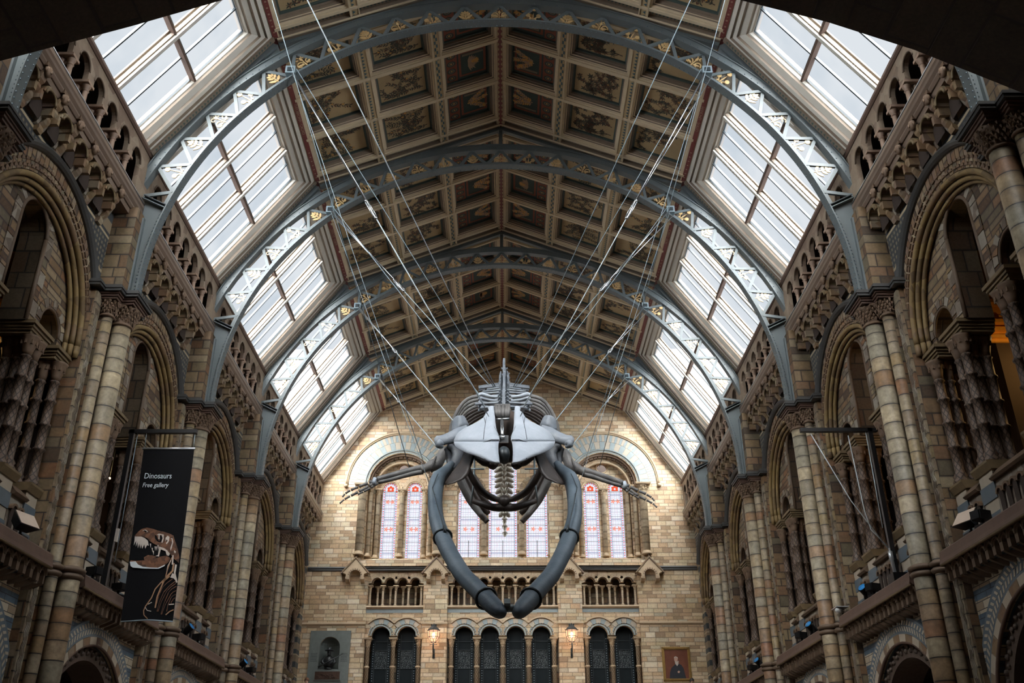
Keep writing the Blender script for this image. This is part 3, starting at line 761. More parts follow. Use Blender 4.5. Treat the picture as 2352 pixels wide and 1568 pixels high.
def carved_cap(m, a, d, r0, r1, z0, z1, n, mat=0):
    m.lathe([(r0+.035, z0-.06), (r0+.045, z0-.03), (r0+.01, z0), (r0+.01, z0+.1), (r0+.3*(r1-r0), z0+.5*(z1-z0)), (r0+.65*(r1-r0), z0+.8*(z1-z0)), (r1, z1)], (d, a), 16, mat)
    rnd = random.Random(3)
    for row in range(5):
        f = .14+.18*row; rr = r0+.015+(r1-r0)*f**1.5+.015; zz = z0+(z1-z0)*f
        for q in range(n):
            t = 2*pi*(q+.5*(row % 2))/n; sz = .020+.022*rnd.random()
            cx, cy = d+rr*cos(t), a+rr*sin(t)
            m.add([(cx+sz*cos(t), cy+sz*sin(t), zz), (cx-sin(t)*sz, cy+cos(t)*sz, zz+sz*.4), (cx, cy, zz+sz*1.7), (cx+sin(t)*sz, cy-cos(t)*sz, zz+sz*.4), (cx, cy, zz-sz*1.5)],
                  [(0, 1, 2), (0, 2, 3), (0, 4, 1), (0, 3, 4)], mat)
m = MB(); carved_cap(m, 0, 8.16, .20, .34, 11.45, 11.82, 19); m.build('great_capital', 'capital_brown', pier, OPR)
for s_ in (-1, 1):
    m = MB(); carved_cap(m, s_*.36, 8.34, .115, .20, 11.52, 11.82, 13); m.build('side_capital', 'capital_brown', pier, OPR)
m = MB()   # stepped impost following the plan
for z0, z1, e in ((11.82, 11.87, 0), (11.87, 11.92, .03), (11.92, 11.96, .06)):
    m.box(7.86-e, 8.9, -.32-e, .32+e, z0, z1, 0); m.box(8.12-e, 8.9, -.58-e, .58+e, z0, z1, 0)
m.build('impost', 'moulding_redbrown', pier, OPR)
m = MB()
for z0, z1, e in ((11.96, 12.02, .09), (12.02, 12.06, .11), (12.06, 12.12, .07)):
    m.box(7.84-e, 8.9, -.34-e, .34+e, z0, z1, 0); m.box(8.10-e, 8.9, -.60-e, .60+e, z0, z1, 0); m.box(8.45-e, 8.9, -.86-e, .86+e, z0, z1, 0)
m.build('slate_string', 'moulding_slate', pier, OPR)
m = MB(); m.box(8.14, 8.75, -.42, .42, 12.12, 14.28, 0); m.build('pilaster', 'stone_side', pier, OPR)
m = MB()
for z0, r in ((6.02, 1.0), (6.14, 1.35)):
    m.lathe([(.20, z0-.05), (.20+.05*r, z0-.02), (.20+.06*r, z0+.03), (.20, z0+.08)], (8.16, 0), 20)
    for s_ in (-1, 1): m.lathe([(.115, z0-.05), (.115+.05*r, z0-.02), (.115+.06*r, z0+.03), (.115, z0+.08)], (8.34, s_*.35), 14)
    for s_ in (-1, 1): a0_, a1_ = sorted((s_*.48, s_*.79)); m.box(8.40, 8.66, a0_, a1_, z0-.04, z0+.07, 0)
m.build('shaft_ring', 'moulding_brown', pier, OPR)
used = []
for sd in (-1, 1):
    for k in BAYS: place(pier, used, sd, OPR[0], yp(k), 0, 'tall pier of banded shafts with leafy capitals, %s wall, %s from the camera' % (SN[sd], PN[k]), 'wall piers')

# ---------------------------------------------------------------- corbel table with carved heads, cornice above
OCB = (8.4, 0, 13.3)
corb = thing('carved_corbel', None, 'corbel')
CXF = lambda x, y, z: (8.66-(8.66-x)*.80, y, 13.36+(z-13.02)*.86)
def wave(m, a, w, mat):
    prof = [(8.66, 13.02), (8.56, 13.03), (8.52, 13.10), (8.53, 13.20), (8.45, 13.26), (8.40, 13.33), (8.41, 13.44), (8.33, 13.50), (8.28, 13.57), (8.29, 13.66), (8.22, 13.72), (8.19, 13.82), (8.20, 13.90), (8.66, 13.90)]
    m.prism(prof, 'y', a-w, a+w, mat)
m = MB(CXF); wave(m, 0, .085, 0)
for s_ in (-1, 1):
    m.prism([(8.66, 13.14), (8.56, 13.18), (8.50, 13.30), (8.44, 13.42), (8.38, 13.54), (8.33, 13.62), (8.66, 13.62)], 'y', min(s_*.085, s_*.16), max(s_*.085, s_*.16), 1)
m.build('bracket', ['corbel_tan', 'corbel_grey'], corb, OCB)
m = MB(CXF)    # the niche arch beside it
for i in range(7): m.ring(.375, 13.56, .19, .27, 8.20, 8.52, pi*i/7+.01, pi*(i+1)/7-.01, 3, i % 2)
m.roll(.375, 13.56, .20, 8.19, .03, 0, pi, 12, 1)
for s_ in (-1, 1): m.box(8.24, 8.5, .375+s_*.25-.04, .375+s_*.25+.04, 13.34, 13.58, 0)
m.add([(8.5, .375+.2*cos(pi*q/8), 13.56+.2*sin(pi*q/8)) for q in range(9)]+[(8.5, .575, 13.2), (8.5, .175, 13.2)][::1], [(0, 1, 2, 3, 4, 5, 6, 7, 8, 10, 9)], 2)
m.build('niche_arch', ['corbel_tan', 'moulding_mustard', 'dark_interior'], corb, OCB)
m = MB(CXF)
m.box(8.13, 8.6, -.10, .10, 14.04, 14.14, 0)
m.lathe([(.02, 13.80), (.06, 13.83), (.085, 13.90), (.09, 13.97), (.07, 14.03), (.03, 14.06)], (8.14, 0), 10)
for s_ in (-1, 1): m.lathe([(.005, 13.86), (.035, 13.90), (.035, 13.97), (.005, 14.0)], (8.13, s_*.085), 6)   # ears or curls
m.lathe([(.004, 13.86), (.025, 13.88), (.02, 13.93), (.004, 13.96)], (8.05, 0), 6)                              # snout
m.build('carved_head', 'capital_brown', corb, OCB)
used = []
for sd in (-1, 1):
    for k in BAYS:
        for j in range(7):
            a = -2.625+.75*j
            place(corb, used, sd, OCB[0], yc(k)+a, OCB[2], 'carved head corbel, %s wall, %s, %s from near pier' % (SN[sd], BN[k], ORD[j]), 'carved head corbels')
m = MB(); m.prism([(8.66, 14.10), (8.33, 14.10), (8.33, 14.25), (8.66, 14.25)], 'y', -2.6, 2.6, 0)
m.prism([(8.66, 14.24), (8.30, 14.24), (8.26, 14.29), (8.26, 14.33), (8.21, 14.38), (8.195, 14.43), (8.22, 14.46), (8.19, 14.50), (8.19, 14.58), (8.22, 14.64), (8.66, 14.64)], 'y', -3.0, 3.0, 0)
m.tube([(8.195, -3, 14.615), (8.195, 3, 14.615)], .016, 6, 1)
proto = None
for sd in (-1, 1):
    for k in BAYS:
        if proto is None:
            proto = trim(m, ['cornice_stone', 'silver_rail'], origin=(8.4, 0, 14.3)); o = proto
        else:
            o = proto.copy(); COL.objects.link(o); TRIM[0] += 1; o.name = 'trim_%d' % TRIM[0]
        o.location = (sd*8.4, yc(k), 14.3); o.rotation_euler.z = 0 if sd > 0 else pi

# ---------------------------------------------------------------- upper gallery arcade
m = MB()
def key(a, r=.235, zs=15.42): return [(a-r, 14.66), (a-r, 15.22), (a-r-.0, zs)]+[(a-r*cos(pi*i/12), zs+r*sin(pi*i/12)) for i in range(1, 12)]+[(a+r, zs), (a+r, 14.66)]
arcs = [-2.25+.75*j for j in range(7)]
out = [(-3, 14.66)]+[p for a in arcs for p in [(a-.235, 14.66), (a-.235, 15.42)]+[(a-.235*cos(pi*i/12), 15.42+.25*sin(pi*i/12)) for i in range(1, 12)]+[(a+.235, 15.42), (a+.235, 14.66)]]+[(3, 14.66), (3, 15.92), (-3, 15.92)]
# above the shafts only: cut the solid parts back to the abacus
out = []
out += [(-3, 14.66), (-2.49, 14.66), (-2.49, 15.42)]
for i, a in enumerate(arcs):
    out += [(a-.235*cos(pi*q/12), 15.42+.25*sin(pi*q/12)) for q in range(1, 12)]
    if i < 6: out += [(a+.235, 15.42), (a+.235, 15.22), (a+.515, 15.22), (a+.515, 15.42)]
out += [(2.49, 15.42), (2.49, 14.66), (3, 14.66), (3, 15.92), (-3, 15.92)]
m.plate(out, [], 8.27, 8.38, 0)
for a in arcs: m.roll(a, 15.42, .25, 8.27, .022, 0, pi, 12, 1)
m.prism([(8.25, 15.92), (8.21, 15.97), (8.21, 16.04), (8.60, 16.10), (8.60, 15.92)], 'y', -3, 3, 2)
m.box(8.5, 8.56, -3, 3, 16.0, 16.3, 2)
proto = None
for sd in (-1, 1):
    for k in BAYS:
        if proto is None: proto = trim(m, ['gallery_stone', 'moulding_brown', 'moulding_redbrown'], origin=(8.4, 0, 15)); o = proto
        else: o = proto.copy(); COL.objects.link(o); TRIM[0] += 1; o.name = 'trim_%d' % TRIM[0]
        o.location = (sd*8.4, yc(k), 15); o.rotation_euler.z = 0 if sd > 0 else pi
OG = (8.4, 0, 14.66)
gc = thing('gallery_colonnette', None, 'column')
for d, nm in ((8.33, 0), (8.52, 1)):
    m = MB(); m.lathe([(.085, 14.66), (.085, 14.70), (.055, 14.75), (.052, 15.0), (.055, 15.02), (.075, 15.03), (.055, 15.05), (.06, 15.07), (.09, 15.14), (.095, 15.17)], (d, 0), 10); m.build('shaft', 'gallery_shaft', gc, OG)
m = MB(); m.box(8.24, 8.62, -.14, .14, 15.17, 15.235); m.build('abacus', 'gallery_shaft', gc, OG)
used = []
for sd in (-1, 1):
    for k in BAYS:
        for j in range(6):
            place(gc, used, sd, OG[0], yc(k)-1.875+.75*j, OG[2], 'top gallery colonnettes, %s wall, %s, %s from near pier' % (SN[sd], BN[k], ORD[j]), 'top gallery colonnettes')

# ================================================================== ROOF
AC = atan2(2.33, 5.76)                     # pitch of the boarded ceiling
dcx, dcz = cos(AC), -sin(AC); ncx, ncz = sin(AC), cos(AC)
def ceil_pt(s, y, n): return (s*dcx+n*ncx, y, 21.94+s*dcz+n*ncz)
CELLS = [(.13, 1.80), (2.06, 3.88), (4.14, 6.02)]
ROWS = [(-2.47, -.93), (-.77, .77), (.93, 2.47)]
def coffer_frame(m, s0, s1, y0, y1):
    prof = [(0, 0, 0), (.025, 0, 0), (.03, .03, 0), (.06, .035, 0), (.07, .07, 1), (.10, .075, 0), (.115, .13, 1), (.145, .135, 1), (.155, .20, 1), (.185, .205, 2), (.19, .26, 2)]
    for i in range(len(prof)-1):
        a, n0, _ = prof[i]; b, n1, mt = prof[i+1]
        A = [(s0+a, y0+a), (s1-a, y0+a), (s1-a, y1-a), (s0+a, y1-a)]; B = [(s0+b, y0+b), (s1-b, y0+b), (s1-b, y1-b), (s0+b, y1-b)]
        for j in range(4):
            k = (j+1) % 4
            m.add([ceil_pt(*A[j], n0), ceil_pt(*A[k], n0), ceil_pt(*B[k], n1), ceil_pt(*B[j], n1)], [(0, 1, 2, 3)], mt)
OCE = (3, 0, 20.8)
frame_mesh = None
def slopebox(m, s0, s1, y0, y1, n0, n1, mat):
    P = [ceil_pt(s, y, n) for n in (n0, n1) for s, y in ((s0, y0), (s1, y0), (s1, y1), (s0, y1))]
    m.add(P, [(0, 3, 2, 1), (4, 5, 6, 7), (0, 1, 5, 4), (1, 2, 6, 5), (2, 3, 7, 6), (3, 0, 4, 7)], mat)
m = MB()
for (s0, s1) in CELLS:
    for (y0, y1) in ROWS: coffer_frame(m, s0, s1, y0, y1)
edges_y = [-2.47, -.93, -.77, .77, .93, 2.47]
for a, b in ((-2.62, -2.47), (-.93, -.77), (.77, .93), (2.47, 2.62)):        # cross ribs
    slopebox(m, .0, 6.1, a, b, 0, .1, 0); slopebox(m, .0, 6.1, a+.03, b-.03, -.035, .0, 0)
for a, b in ((-.0, .13), (1.80, 2.06), (3.88, 4.14), (6.02, 6.2)):           # lengthwise beams
    slopebox(m, a, b, -2.97, 2.97, -.005, .1, 0)
for a in (1.80, 2.03, 3.88, 4.11): slopebox(m, a, a+.03, -2.97, 2.97, -.035, .0, 0)
for a, b in ((-2.80, -2.62), (2.62, 2.80)):
    slopebox(m, 0, 6.1, a, b, .08, .12, 3)
for a, b in ((-3.0, -2.80), (2.80, 3.0)):
    slopebox(m, 0, 6.1, a, b, -.04, .12, 1); slopebox(m, 0, 6.1, a+(.0 if a > 0 else .17), a+(.03 if a > 0 else .2), -.08, -.03, 0)
for s_ in range(60):                                                       # leaf course beside the trusses
    for y_ in (-2.71, 2.71):
        c = .12+.1*s_; P = [ceil_pt(c, y_-.05, .075), ceil_pt(c+.05, y_, .075), ceil_pt(c, y_+.05, .075), ceil_pt(c-.015, y_, .075)]
        m.add(P, [(0, 1, 2, 3)], 2)
slopebox(m, -.15, 6.6, -3, 3, .27, .42, 1)
fm = m
proto = None
for sd in (-1, 1):
    for k in BAYS:
        if proto is None: proto = tag(m.build('ceiling_coffering', ['cream_paint_dim', 'brown_paint', 'green_paint', 'brown_paint'], origin=OCE), kind='structure'); o = proto
        else: o = proto.copy(); COL.objects.link(o)
        o.name = 'ceiling_%s_slope' % SN[sd]
        o.location = (sd*3, yc(k), 20.8); o.rotation_euler.z = 0 if sd > 0 else pi
# painted strips on the beams (ridge zigzag, chequers, triangles, red inscription band)
m = MB()
m.box(-.075, .075, -3, 3, 21.88, 21.925, 0)
for i in range(30):
    y = -3+.2*i
    for s_ in (-1, 1): m.add([(s_*.07, y, 21.876), (s_*.07, y+.2, 21.876), (s_*.02, y+.1, 21.876)], [(0, 1, 2)], 1)
proto = None
for k in BAYS:
    if proto is None: proto = trim(m, ['red_strip', 'strip_tan'], origin=(0, 0, 21.9)); o = proto
    else: o = proto.copy(); COL.objects.link(o); TRIM[0] += 1; o.name = 'trim_%d' % TRIM[0]
    o.location = (0, yc(k), 21.9)
m = MB()
slopebox(m, 1.86, 2.0, -3, 3, -.012, 0, 0); slopebox(m, 3.94, 4.08, -3, 3, -.012, 0, 0)
for i in range(48):
    y = -3+.125*i
    for q in (0, 1):
        s0 = 1.88+.05*((i+q) % 2); 
        if q == 0: slopebox(m, s0, s0+.05, y, y+.115, -.016, -.012, 1)
    s0 = 4.05; P = [ceil_pt(4.06, y+.01, -.016), ceil_pt(4.06, y+.115, -.016), ceil_pt(3.98, y+.06, -.016)]; m.add(P, [(0, 1, 2)], 1)
slopebox(m, 6.06, 6.19, -3, 3, -.02, 0, 2)
for i in list(range(1, 9))+list(range(22, 30)):
    y = -3+.2*i
    c = [ceil_pt(6.125+.03*cos(2*pi*q/8), y+.03*sin(2*pi*q/8), -.024) for q in range(8)]; m.add(c, [tuple(range(8))], 3)
    slopebox(m, 6.118, 6.132, y+.093, y+.107, -.024, -.02, 3)
proto = None
for sd in (-1, 1):
    for k in BAYS:
        if proto is None: proto = trim(m, ['strip_tan', 'strip_teal', 'red_strip', 'strip_ornament'], origin=OCE); o = proto
        else: o = proto.copy(); COL.objects.link(o); TRIM[0] += 1; o.name = 'trim_%d' % TRIM[0]
        o.location = (sd*3, yc(k), 20.8); o.rotation_euler.z = 0 if sd > 0 else pi
def text_mesh(txt, size, mat, name, extr=.003, align='CENTER', shear=0):
    cu = bpy.data.curves.new(name, 'FONT'); cu.body = txt; cu.size = size; cu.extrude = extr; cu.align_x = align; cu.align_y = 'CENTER'; cu.shear = shear
    cu.resolution_u = 3
    t = bpy.data.objects.new(name, cu); COL.objects.link(t)
    dg = bpy.context.evaluated_depsgraph_get(); me = bpy.data.meshes.new_from_object(t.evaluated_get(dg)); COL.objects.unlink(t); bpy.data.objects.remove(t)
    me.materials.clear(); me.materials.append(MATS[mat]); o = bpy.data.objects.new(name, me); COL.objects.link(o); return o
for sd, k, txt in ((-1, 0, 'THEOBROMA \u00b7 CACAO'), (1, 0, 'CITRVS \u00b7 LIMONVM'), (-1, 1, 'QVERCVS \u00b7 ROBVR'), (1, 1, 'FICVS \u00b7 CARICA')):
    o = text_mesh(txt, .125, 'strip_ornament', 'inscription')
    p = ceil_pt(6.125, 0, -.026)
    # letters read from below, running away from the camera
    Nn = Vector((-sd*ncx, 0, -ncz)); X = Vector((0, 1, 0)) if sd < 0 else Vector((0, -1, 0)); Yv = Nn.cross(X)
    o.matrix_world = Matrix(((X.x, Yv.x, Nn.x, sd*p[0]), (X.y, Yv.y, Nn.y, yc(k)-.1), (X.z, Yv.z, Nn.z, p[2]), (0, 0, 0, 1)))
    tag(o, 'tan painted letters reading %s on the red ceiling band' % txt.replace(' \u00b7 ', ' '), 'lettering')

# ---------------------------------------------------------------- painted ceiling panels
def leaf(m, x, y, ang, L, w, mat, z=-.006):
    c, s = cos(ang), sin(ang)
    P = [(0, 0), (.35*L, w), (.75*L, w*.7), (L, 0), (.75*L, -w*.7), (.35*L, -w)]
    m.add([(x+a*c-b*s, y+a*s+b*c, z) for a, b in P], [(0, 1, 2, 3, 4, 5)], mat)
def twig(m, x0, y0, x1, y1, w, mat):
    a = atan2(y1-y0, x1-x0); dx, dy = -sin(a)*w, cos(a)*w
    m.add([(x0+dx, y0+dy, -.005), (x1+dx*.7, y1+dy*.7, -.005), (x1-dx*.7, y1-dy*.7, -.005), (x0-dx, y0-dy, -.005)], [(0, 1, 2, 3)], mat)
def blob(m, x, y, r, mat, n=7, z=-.008): m.add([(x+r*cos(2*pi*i/n), y+r*sin(2*pi*i/n)*.8, z) for i in range(n)], [tuple(range(n))], mat)
def tree_panel(hx, hy, seed, style):
    rnd = random.Random(seed); m = MB(); m.box(-hx, hx, -hy, hy, -.001, .03, 0)
    for (a, b, c, d) in ((-hx, hx, -hy, -hy+.035), (-hx, hx, hy-.035, hy), (-hx, -hx+.035, -hy, hy), (hx-.035, hx, -hy, hy)): m.box(a, b, c, d, -.004, .001, 3)
    ok = lambda x, y: abs(x) < hx-.1 and abs(y) < hy-.1
    def grow(x, y, a, w, depth):
        for i in range(rnd.randint(4, 6)):
            L = rnd.uniform(.11, .17)
            for tr_ in range(8):
                nx, ny = x+L*cos(a), y+L*sin(a)
                if ok(nx, ny): break
                a += .8
            else: return
            twig(m, x, y, nx, ny, w, 4); x, y = nx, ny; a += rnd.uniform(-.4, .4); w = max(.005, w*.88)
            if style == 0:
                for s_ in (-1, 1):
                    for q in (0, .5): leaf(m, x-q*L*cos(a), y-q*L*sin(a), a+s_*rnd.uniform(.5, .95), rnd.uniform(.09, .14), .021, rnd.choice([1, 1, 1, 2, 6]))
            elif rnd.random() < .75:
                t0 = rnd.uniform(0, 6.28); cx_, cy_ = x+.05*cos(a+1.2), y+.05*sin(a+1.2)
                for q in range(6): leaf(m, cx_, cy_, t0+q*pi/3, rnd.uniform(.08, .13), .024, rnd.choice([1, 1, 2, 6]))
            if rnd.random() < .16: blob(m, x+rnd.uniform(-.08, .08), y+rnd.uniform(-.08, .08), rnd.uniform(.03, .05), 5 if rnd.random() < (.6 if style == 0 else .15) else 2)
            if depth > 0 and rnd.random() < .7: grow(x, y, a+rnd.choice([-1, 1])*rnd.uniform(.6, 1.1), w*.8, depth-1)
    for st in range(3):
        grow(-hx+.12 if seed % 2 else hx-.12, -hy*.65+hy*.65*st, (0 if seed % 2 else pi)+rnd.uniform(-.3, .3), .017, 1)
    return m
def flower_panel(hx, hy, seed):
    rnd = random.Random(seed); m = MB(); m.box(-hx, hx, -hy, hy, -.001, .03, 0)
    xb = hx-.36
    m.box(xb, hx, -hy, hy, -.003, .001, 1); m.box(xb-.02, xb, -hy, hy, -.005, .001, 5)
    for j in range(4):           # roundel border
        y = -hy+hy*.5*(j+.5)
        for r, mt in ((.15, 2), (.125, 0), (.09, 4), (.075, 0), (.035, 3)): blob(m, (xb+hx)/2, y, r*.95, mt, 14, -.004-.001*(.16-r)*10)
    for a, b, c, d in ((-hx+.05, xb-.05, -hy+.10, -hy+.17), (-hx+.05, xb-.05, hy-.17, hy-.10), (-hx+.05, -hx+.12, -hy+.1, hy-.1), (xb-.12, xb-.05, -hy+.1, hy-.1)): m.box(a, b, c, d, -.003, .001, 1)
    for i in range(16): leaf(m, -hx+.14+.05*i*(xb+hx-.3)/.8, hy-.24, .9, .05, .012, 4); leaf(m, -hx+.14+.05*i*(xb+hx-.3)/.8, hy-.24, -.9, .05, .012, 4)
    cx = (-hx+xb)/2; R_ = min(hy, (xb+hx)/2)-.2
    style = seed % 3
    if style == 0:      # spiky plant
        for i in range(13): leaf(m, cx+R_*.5, 0, pi+(i-6)*.22, R_*rnd.uniform(1.0, 1.4), .035, 4)
        blob(m, cx-R_*.2, R_*.1, .09, 3, 10)
        for i in range(9): leaf(m, cx-R_*.3, R_*.1, pi+(i-4)*.3, .14, .02, 3)
    else:
        for st in range(3):
            a = pi+(st-1)*.55; x, y = cx+R_*.7, 0.0
            for i in range(8):
                nx, ny = x+.075*cos(a), y+.075*sin(a); twig(m, x, y, nx, ny, .008, 4); x, y = nx, ny; a += rnd.uniform(-.12, .12)
                if style == 1: blob(m, x+rnd.uniform(-.05, .05), y+rnd.uniform(-.07, .07), rnd.uniform(.03, .06), rnd.choice([3, 3, 4]), 8)
                for s_ in (-1, 1): leaf(m, x, y, a+s_*.8, rnd.uniform(.10, .15), .03, rnd.choice([4, 4, 3]))
            blob(m, x, y, .05, 3, 8)
    return m
PT = (0, AC, 0)
variants = {}
for c, (s0, s1) in enumerate(CELLS):
    hx = (s1-s0)/2-.18; hy = .77-.18; L = []
    for v in range(4):
        if c == 0: mm = flower_panel(hx, hy, v+1); mats = ['panel_green', 'panel_red', 'branch', 'leaf_gold', 'leaf_pale', 'iron_dark']
        else: mm = tree_panel(hx, hy, 10*c+v+(2 if c == 1 else 0), (v+c) % 2); mats = ['panel_ochre', 'leaf_dark', 'leaf_brown', 'green_paint', 'branch', 'leaf_gold', 'leaf_faint']
        o = mm.build('ceiling_panel', mats, origin=(0, 0, 0)); COL.objects.unlink(o); L.append(o)
    variants[c] = L
CN = ['beside the ridge', 'in the middle column', 'beside the skylight']
KN = ['gold flowers painted on dark green', 'leafy branches painted on ochre', 'leafy branches painted on ochre']
for sd in (-1, 1):
    for k in BAYS:
        for c, (s0, s1) in enumerate(CELLS):
            for r_, (y0, y1) in enumerate(ROWS):
                src = variants[c][(k*3+r_*2+c+(sd > 0)) % 4]; o = src.copy(); COL.objects.link(o)
                p = ceil_pt((s0+s1)/2, 0, .255); yy = (y0+y1)/2
                o.location = (sd*p[0], yc(k)+yy, p[2]); o.rotation_euler = (0, AC, 0 if sd > 0 else pi)
                tag(o, '%s %s, %s slope, %s, %s row' % (KN[c].split(' painted')[0], CN[c], SN[sd], BN[k], ['near', 'middle', 'far'][r_]), 'ceiling panel', ['flower panels beside the ridge', 'branch panels of the middle column', 'branch panels beside the skylights'][c])

# ---------------------------------------------------------------- skylights
AS = atan2(3.57, 2.45); LS = 4.33
def sky_pt(d, y, n): return (8.21-d*cos(AS)+n*sin(AS), y, 16.04+d*sin(AS)+n*cos(AS))
def skybox(m, d0, d1, y0, y1, n0, n1, mat=0):
    P = [sky_pt(d, y, n) for n in (n0, n1) for d, y in ((d0, y0), (d1, y0), (d1, y1), (d0, y1))]
    m.add(P, [(0, 3, 2, 1), (4, 5, 6, 7), (0, 1, 5, 4), (1, 2, 6, 5), (2, 3, 7, 6), (3, 0, 4, 7)], mat)
OS = (7.0, 0, 17.8)
win = thing('window_1', None, None, kind='structure')
m = MB()
prof = [(0, 0, 0), (.03, -.03, 0), (.09, -.03, 0), (.11, .03, 1), (.14, .03, 0), (.17, .0, 0), (.25, .01, 0), (.27, .07, 1), (.30, .08, 0), (.42, .12, 0), (.44, .17, 1), (.47, .18, 0), (.50, .24, 0), (.53, .25, 0), (.545, .30, 2)]
y_o, top = 2.74, 4.27
for i in range(len(prof)-1):
    a, n0, _ = prof[i]; b, n1, mt = prof[i+1]
    A = [(-.02, -y_o+a), (top-a, -y_o+a), (top-a, y_o-a), (-.02, y_o-a)]; B = [(-.02, -y_o+b), (top-b, -y_o+b), (top-b, y_o-b), (-.02, y_o-b)]
    for j in range(3): m.add([sky_pt(*A[j], n0), sky_pt(*A[j+1], n0), sky_pt(*B[j+1], n1), sky_pt(*B[j], n1)], [(0, 1, 2, 3)], mt)
skybox(m, -.1, .04, -2.74, 2.74, .1, .34, 1)
for s_ in (-1, 1): skybox(m, -.05, 4.4, min(s_*2.2, s_*3.0), max(s_*2.2, s_*3.0), .31, .40, 1)
skybox(m, 3.72, 4.45, -3, 3, .31, .40, 1); skybox(m, 4.26, 4.42, -3, 3, -.005, .3, 0)
m.build('window_frame', ['cream_paint', 'brown_paint', 'iron_dark'], win, OS)
for yb in (-.735, .735):
    m = MB(); skybox(m, .0, 3.74, yb-.045, yb+.045, .05, .29, 0); skybox(m, 0, 3.74, yb-.075, yb+.075, .12, .19, 1); skybox(m, 0, 3.74, yb-.10, yb+.10, .26, .30, 1); m.build('glazing_beam', ['cream_paint', 'brown_paint'], win, OS)
for yb in (-1.47, 0, 1.47):
    m = MB(); skybox(m, .0, 3.74, yb-.018, yb+.018, .235, .30, 0); m.build('glazing_bar', 'iron_dark', win, OS)
m = MB()
for a, b in ((-2.2, -.79), (-.68, .68), (.79, 2.2)):
    skybox(m, 1.84, 1.90, a, b, .10, .28, 0); skybox(m, 1.90, 2.02, a, b, .27, .285, 1)
m.build('transom', ['moulding_redbrown', 'iron_blue'], win, OS)
yb = [-2.2, -1.47, -.735, 0, .735, 1.47, 2.2]
for i in range(6):
    for d0, d1, nn in ((.03, 1.86, .30), (1.90, 3.74, .285)):
        m = MB(); skybox(m, d0, d1, yb[i]+.004, yb[i+1]-.004, nn, nn+.008, 0); m.build('pane', 'skylight_glass', win, OS)
WN = [0]; used = []
for sd in (-1, 1):
    for k in BAYS:
        o = place(win, used, sd, OS[0], yc(k), OS[2], None); WN[0] += 1; o.name = 'window_%d' % WN[0]
# roof beam between the skylights, over every truss: leafy brown casing
m = MB()
for s_ in (-1, 1):
    y0_, y1_ = sorted((s_*.26, s_*.13))
    skybox(m, -.05, 4.35, y0_, y1_, -.06, .3, 0)
skybox(m, -.05, 4.35, -.13, .13, -.02, .3, 1)
for i in range(40):
    for y_ in (-.20, .20):
        c = .08+.105*i; m.add([sky_pt(c, y_-.05, -.064), sky_pt(c+.06, y_, -.064), sky_pt(c, y_+.05, -.064), sky_pt(c-.01, y_, -.064)], [(0, 1, 2, 3)], 2)
proto = None
for sd in (-1, 1):
    for k in (-1, 0, 1, 2, 3):
        if proto is None: proto = trim(m, ['brown_paint', 'brown_paint', 'green_paint'], origin=OS); o = proto
        else: o = proto.copy(); COL.objects.link(o); TRIM[0] += 1; o.name = 'trim_%d' % TRIM[0]
        o.location = (sd*OS[0], yp(k), OS[2]); o.rotation_euler.z = 0 if sd > 0 else pi

# ================================================================== IRON ROOF TRUSSES
OT = (0, 0, 12.1)
tr = thing('roof_truss', None, 'truss')
CL, RL, CU, RU = 12.418, 7.963, 12.14, 8.88
def pol(c, r, deg): return (r*sin(R(deg)), c+r*cos(R(deg)))
m = MB()
angs = [-92.0+184.0*i/96 for i in range(97)]
m.sweep([(7.932, -.13), (7.963, -.13), (7.963, .13), (7.932, .13)], angs, lambda t, p: (p[0]*sin(R(t)), p[1], CL+p[0]*cos(R(t))), 0)
m.sweep([(7.963, -.02), (8.09, -.02), (8.09, .02), (7.963, .02)], [-74+148*i/80 for i in range(81)], lambda t, p: (p[0]*sin(R(t)), p[1], CL+p[0]*cos(R(t))), 0)
nr = 190
for i in range(nr):
    for q, yy in enumerate((-.085, .085)):
        t = R(-91.5+183*(i+.5*q)/nr); r = 7.932; c_, s_ = cos(t), sin(t); h = .013
        base = [(-.016, -.016), (.016, -.016), (.016, .016), (-.016, .016)]
        vs = [(r*s_+u*c_, yy+v, CL+r*c_-u*s_) for u, v in base]+[((r-h)*s_+u*c_*.5, yy+v*.5, CL+(r-h)*c_-u*s_*.5) for u, v in base]
        m.add(vs, [(4, 5, 6, 7), (0, 1, 5, 4), (1, 2, 6, 5), (2, 3, 7, 6), (3, 0, 4, 7)], 1)
m.build('lower_chord', ['iron_blue', 'rivet'], tr, OT)
m = MB(); a72 = [-72.2+144.4*i/84 for i in range(85)]
m.sweep([(8.80, -.11), (8.97, -.11), (8.97, .11), (8.80, .11)], a72, lambda t, p: (p[0]*sin(R(t)), p[1], CU+p[0]*cos(R(t))), 0)
m.sweep([(8.97, -.14), (9.0, -.14), (9.0, .14), (8.97, .14)], a72, lambda t, p: (p[0]*sin(R(t)), p[1], CU+p[0]*cos(R(t))), 0)
for i in range(110):
    t = R(-71.5+143*i/109); r = 8.85; s_, c_ = sin(t), cos(t)
    m.add([(r*s_-.014, -.112, CU+r*c_-.014), (r*s_+.014, -.112, CU+r*c_-.014), (r*s_+.014, -.112, CU+r*c_+.014), (r*s_-.014, -.112, CU+r*c_+.014), (r*s_, -.128, CU+r*c_)], [(0, 1, 4), (1, 2, 4), (2, 3, 4), (3, 0, 4)], 1)
m.build('upper_chord', ['iron_blue', 'rivet'], tr, OT)
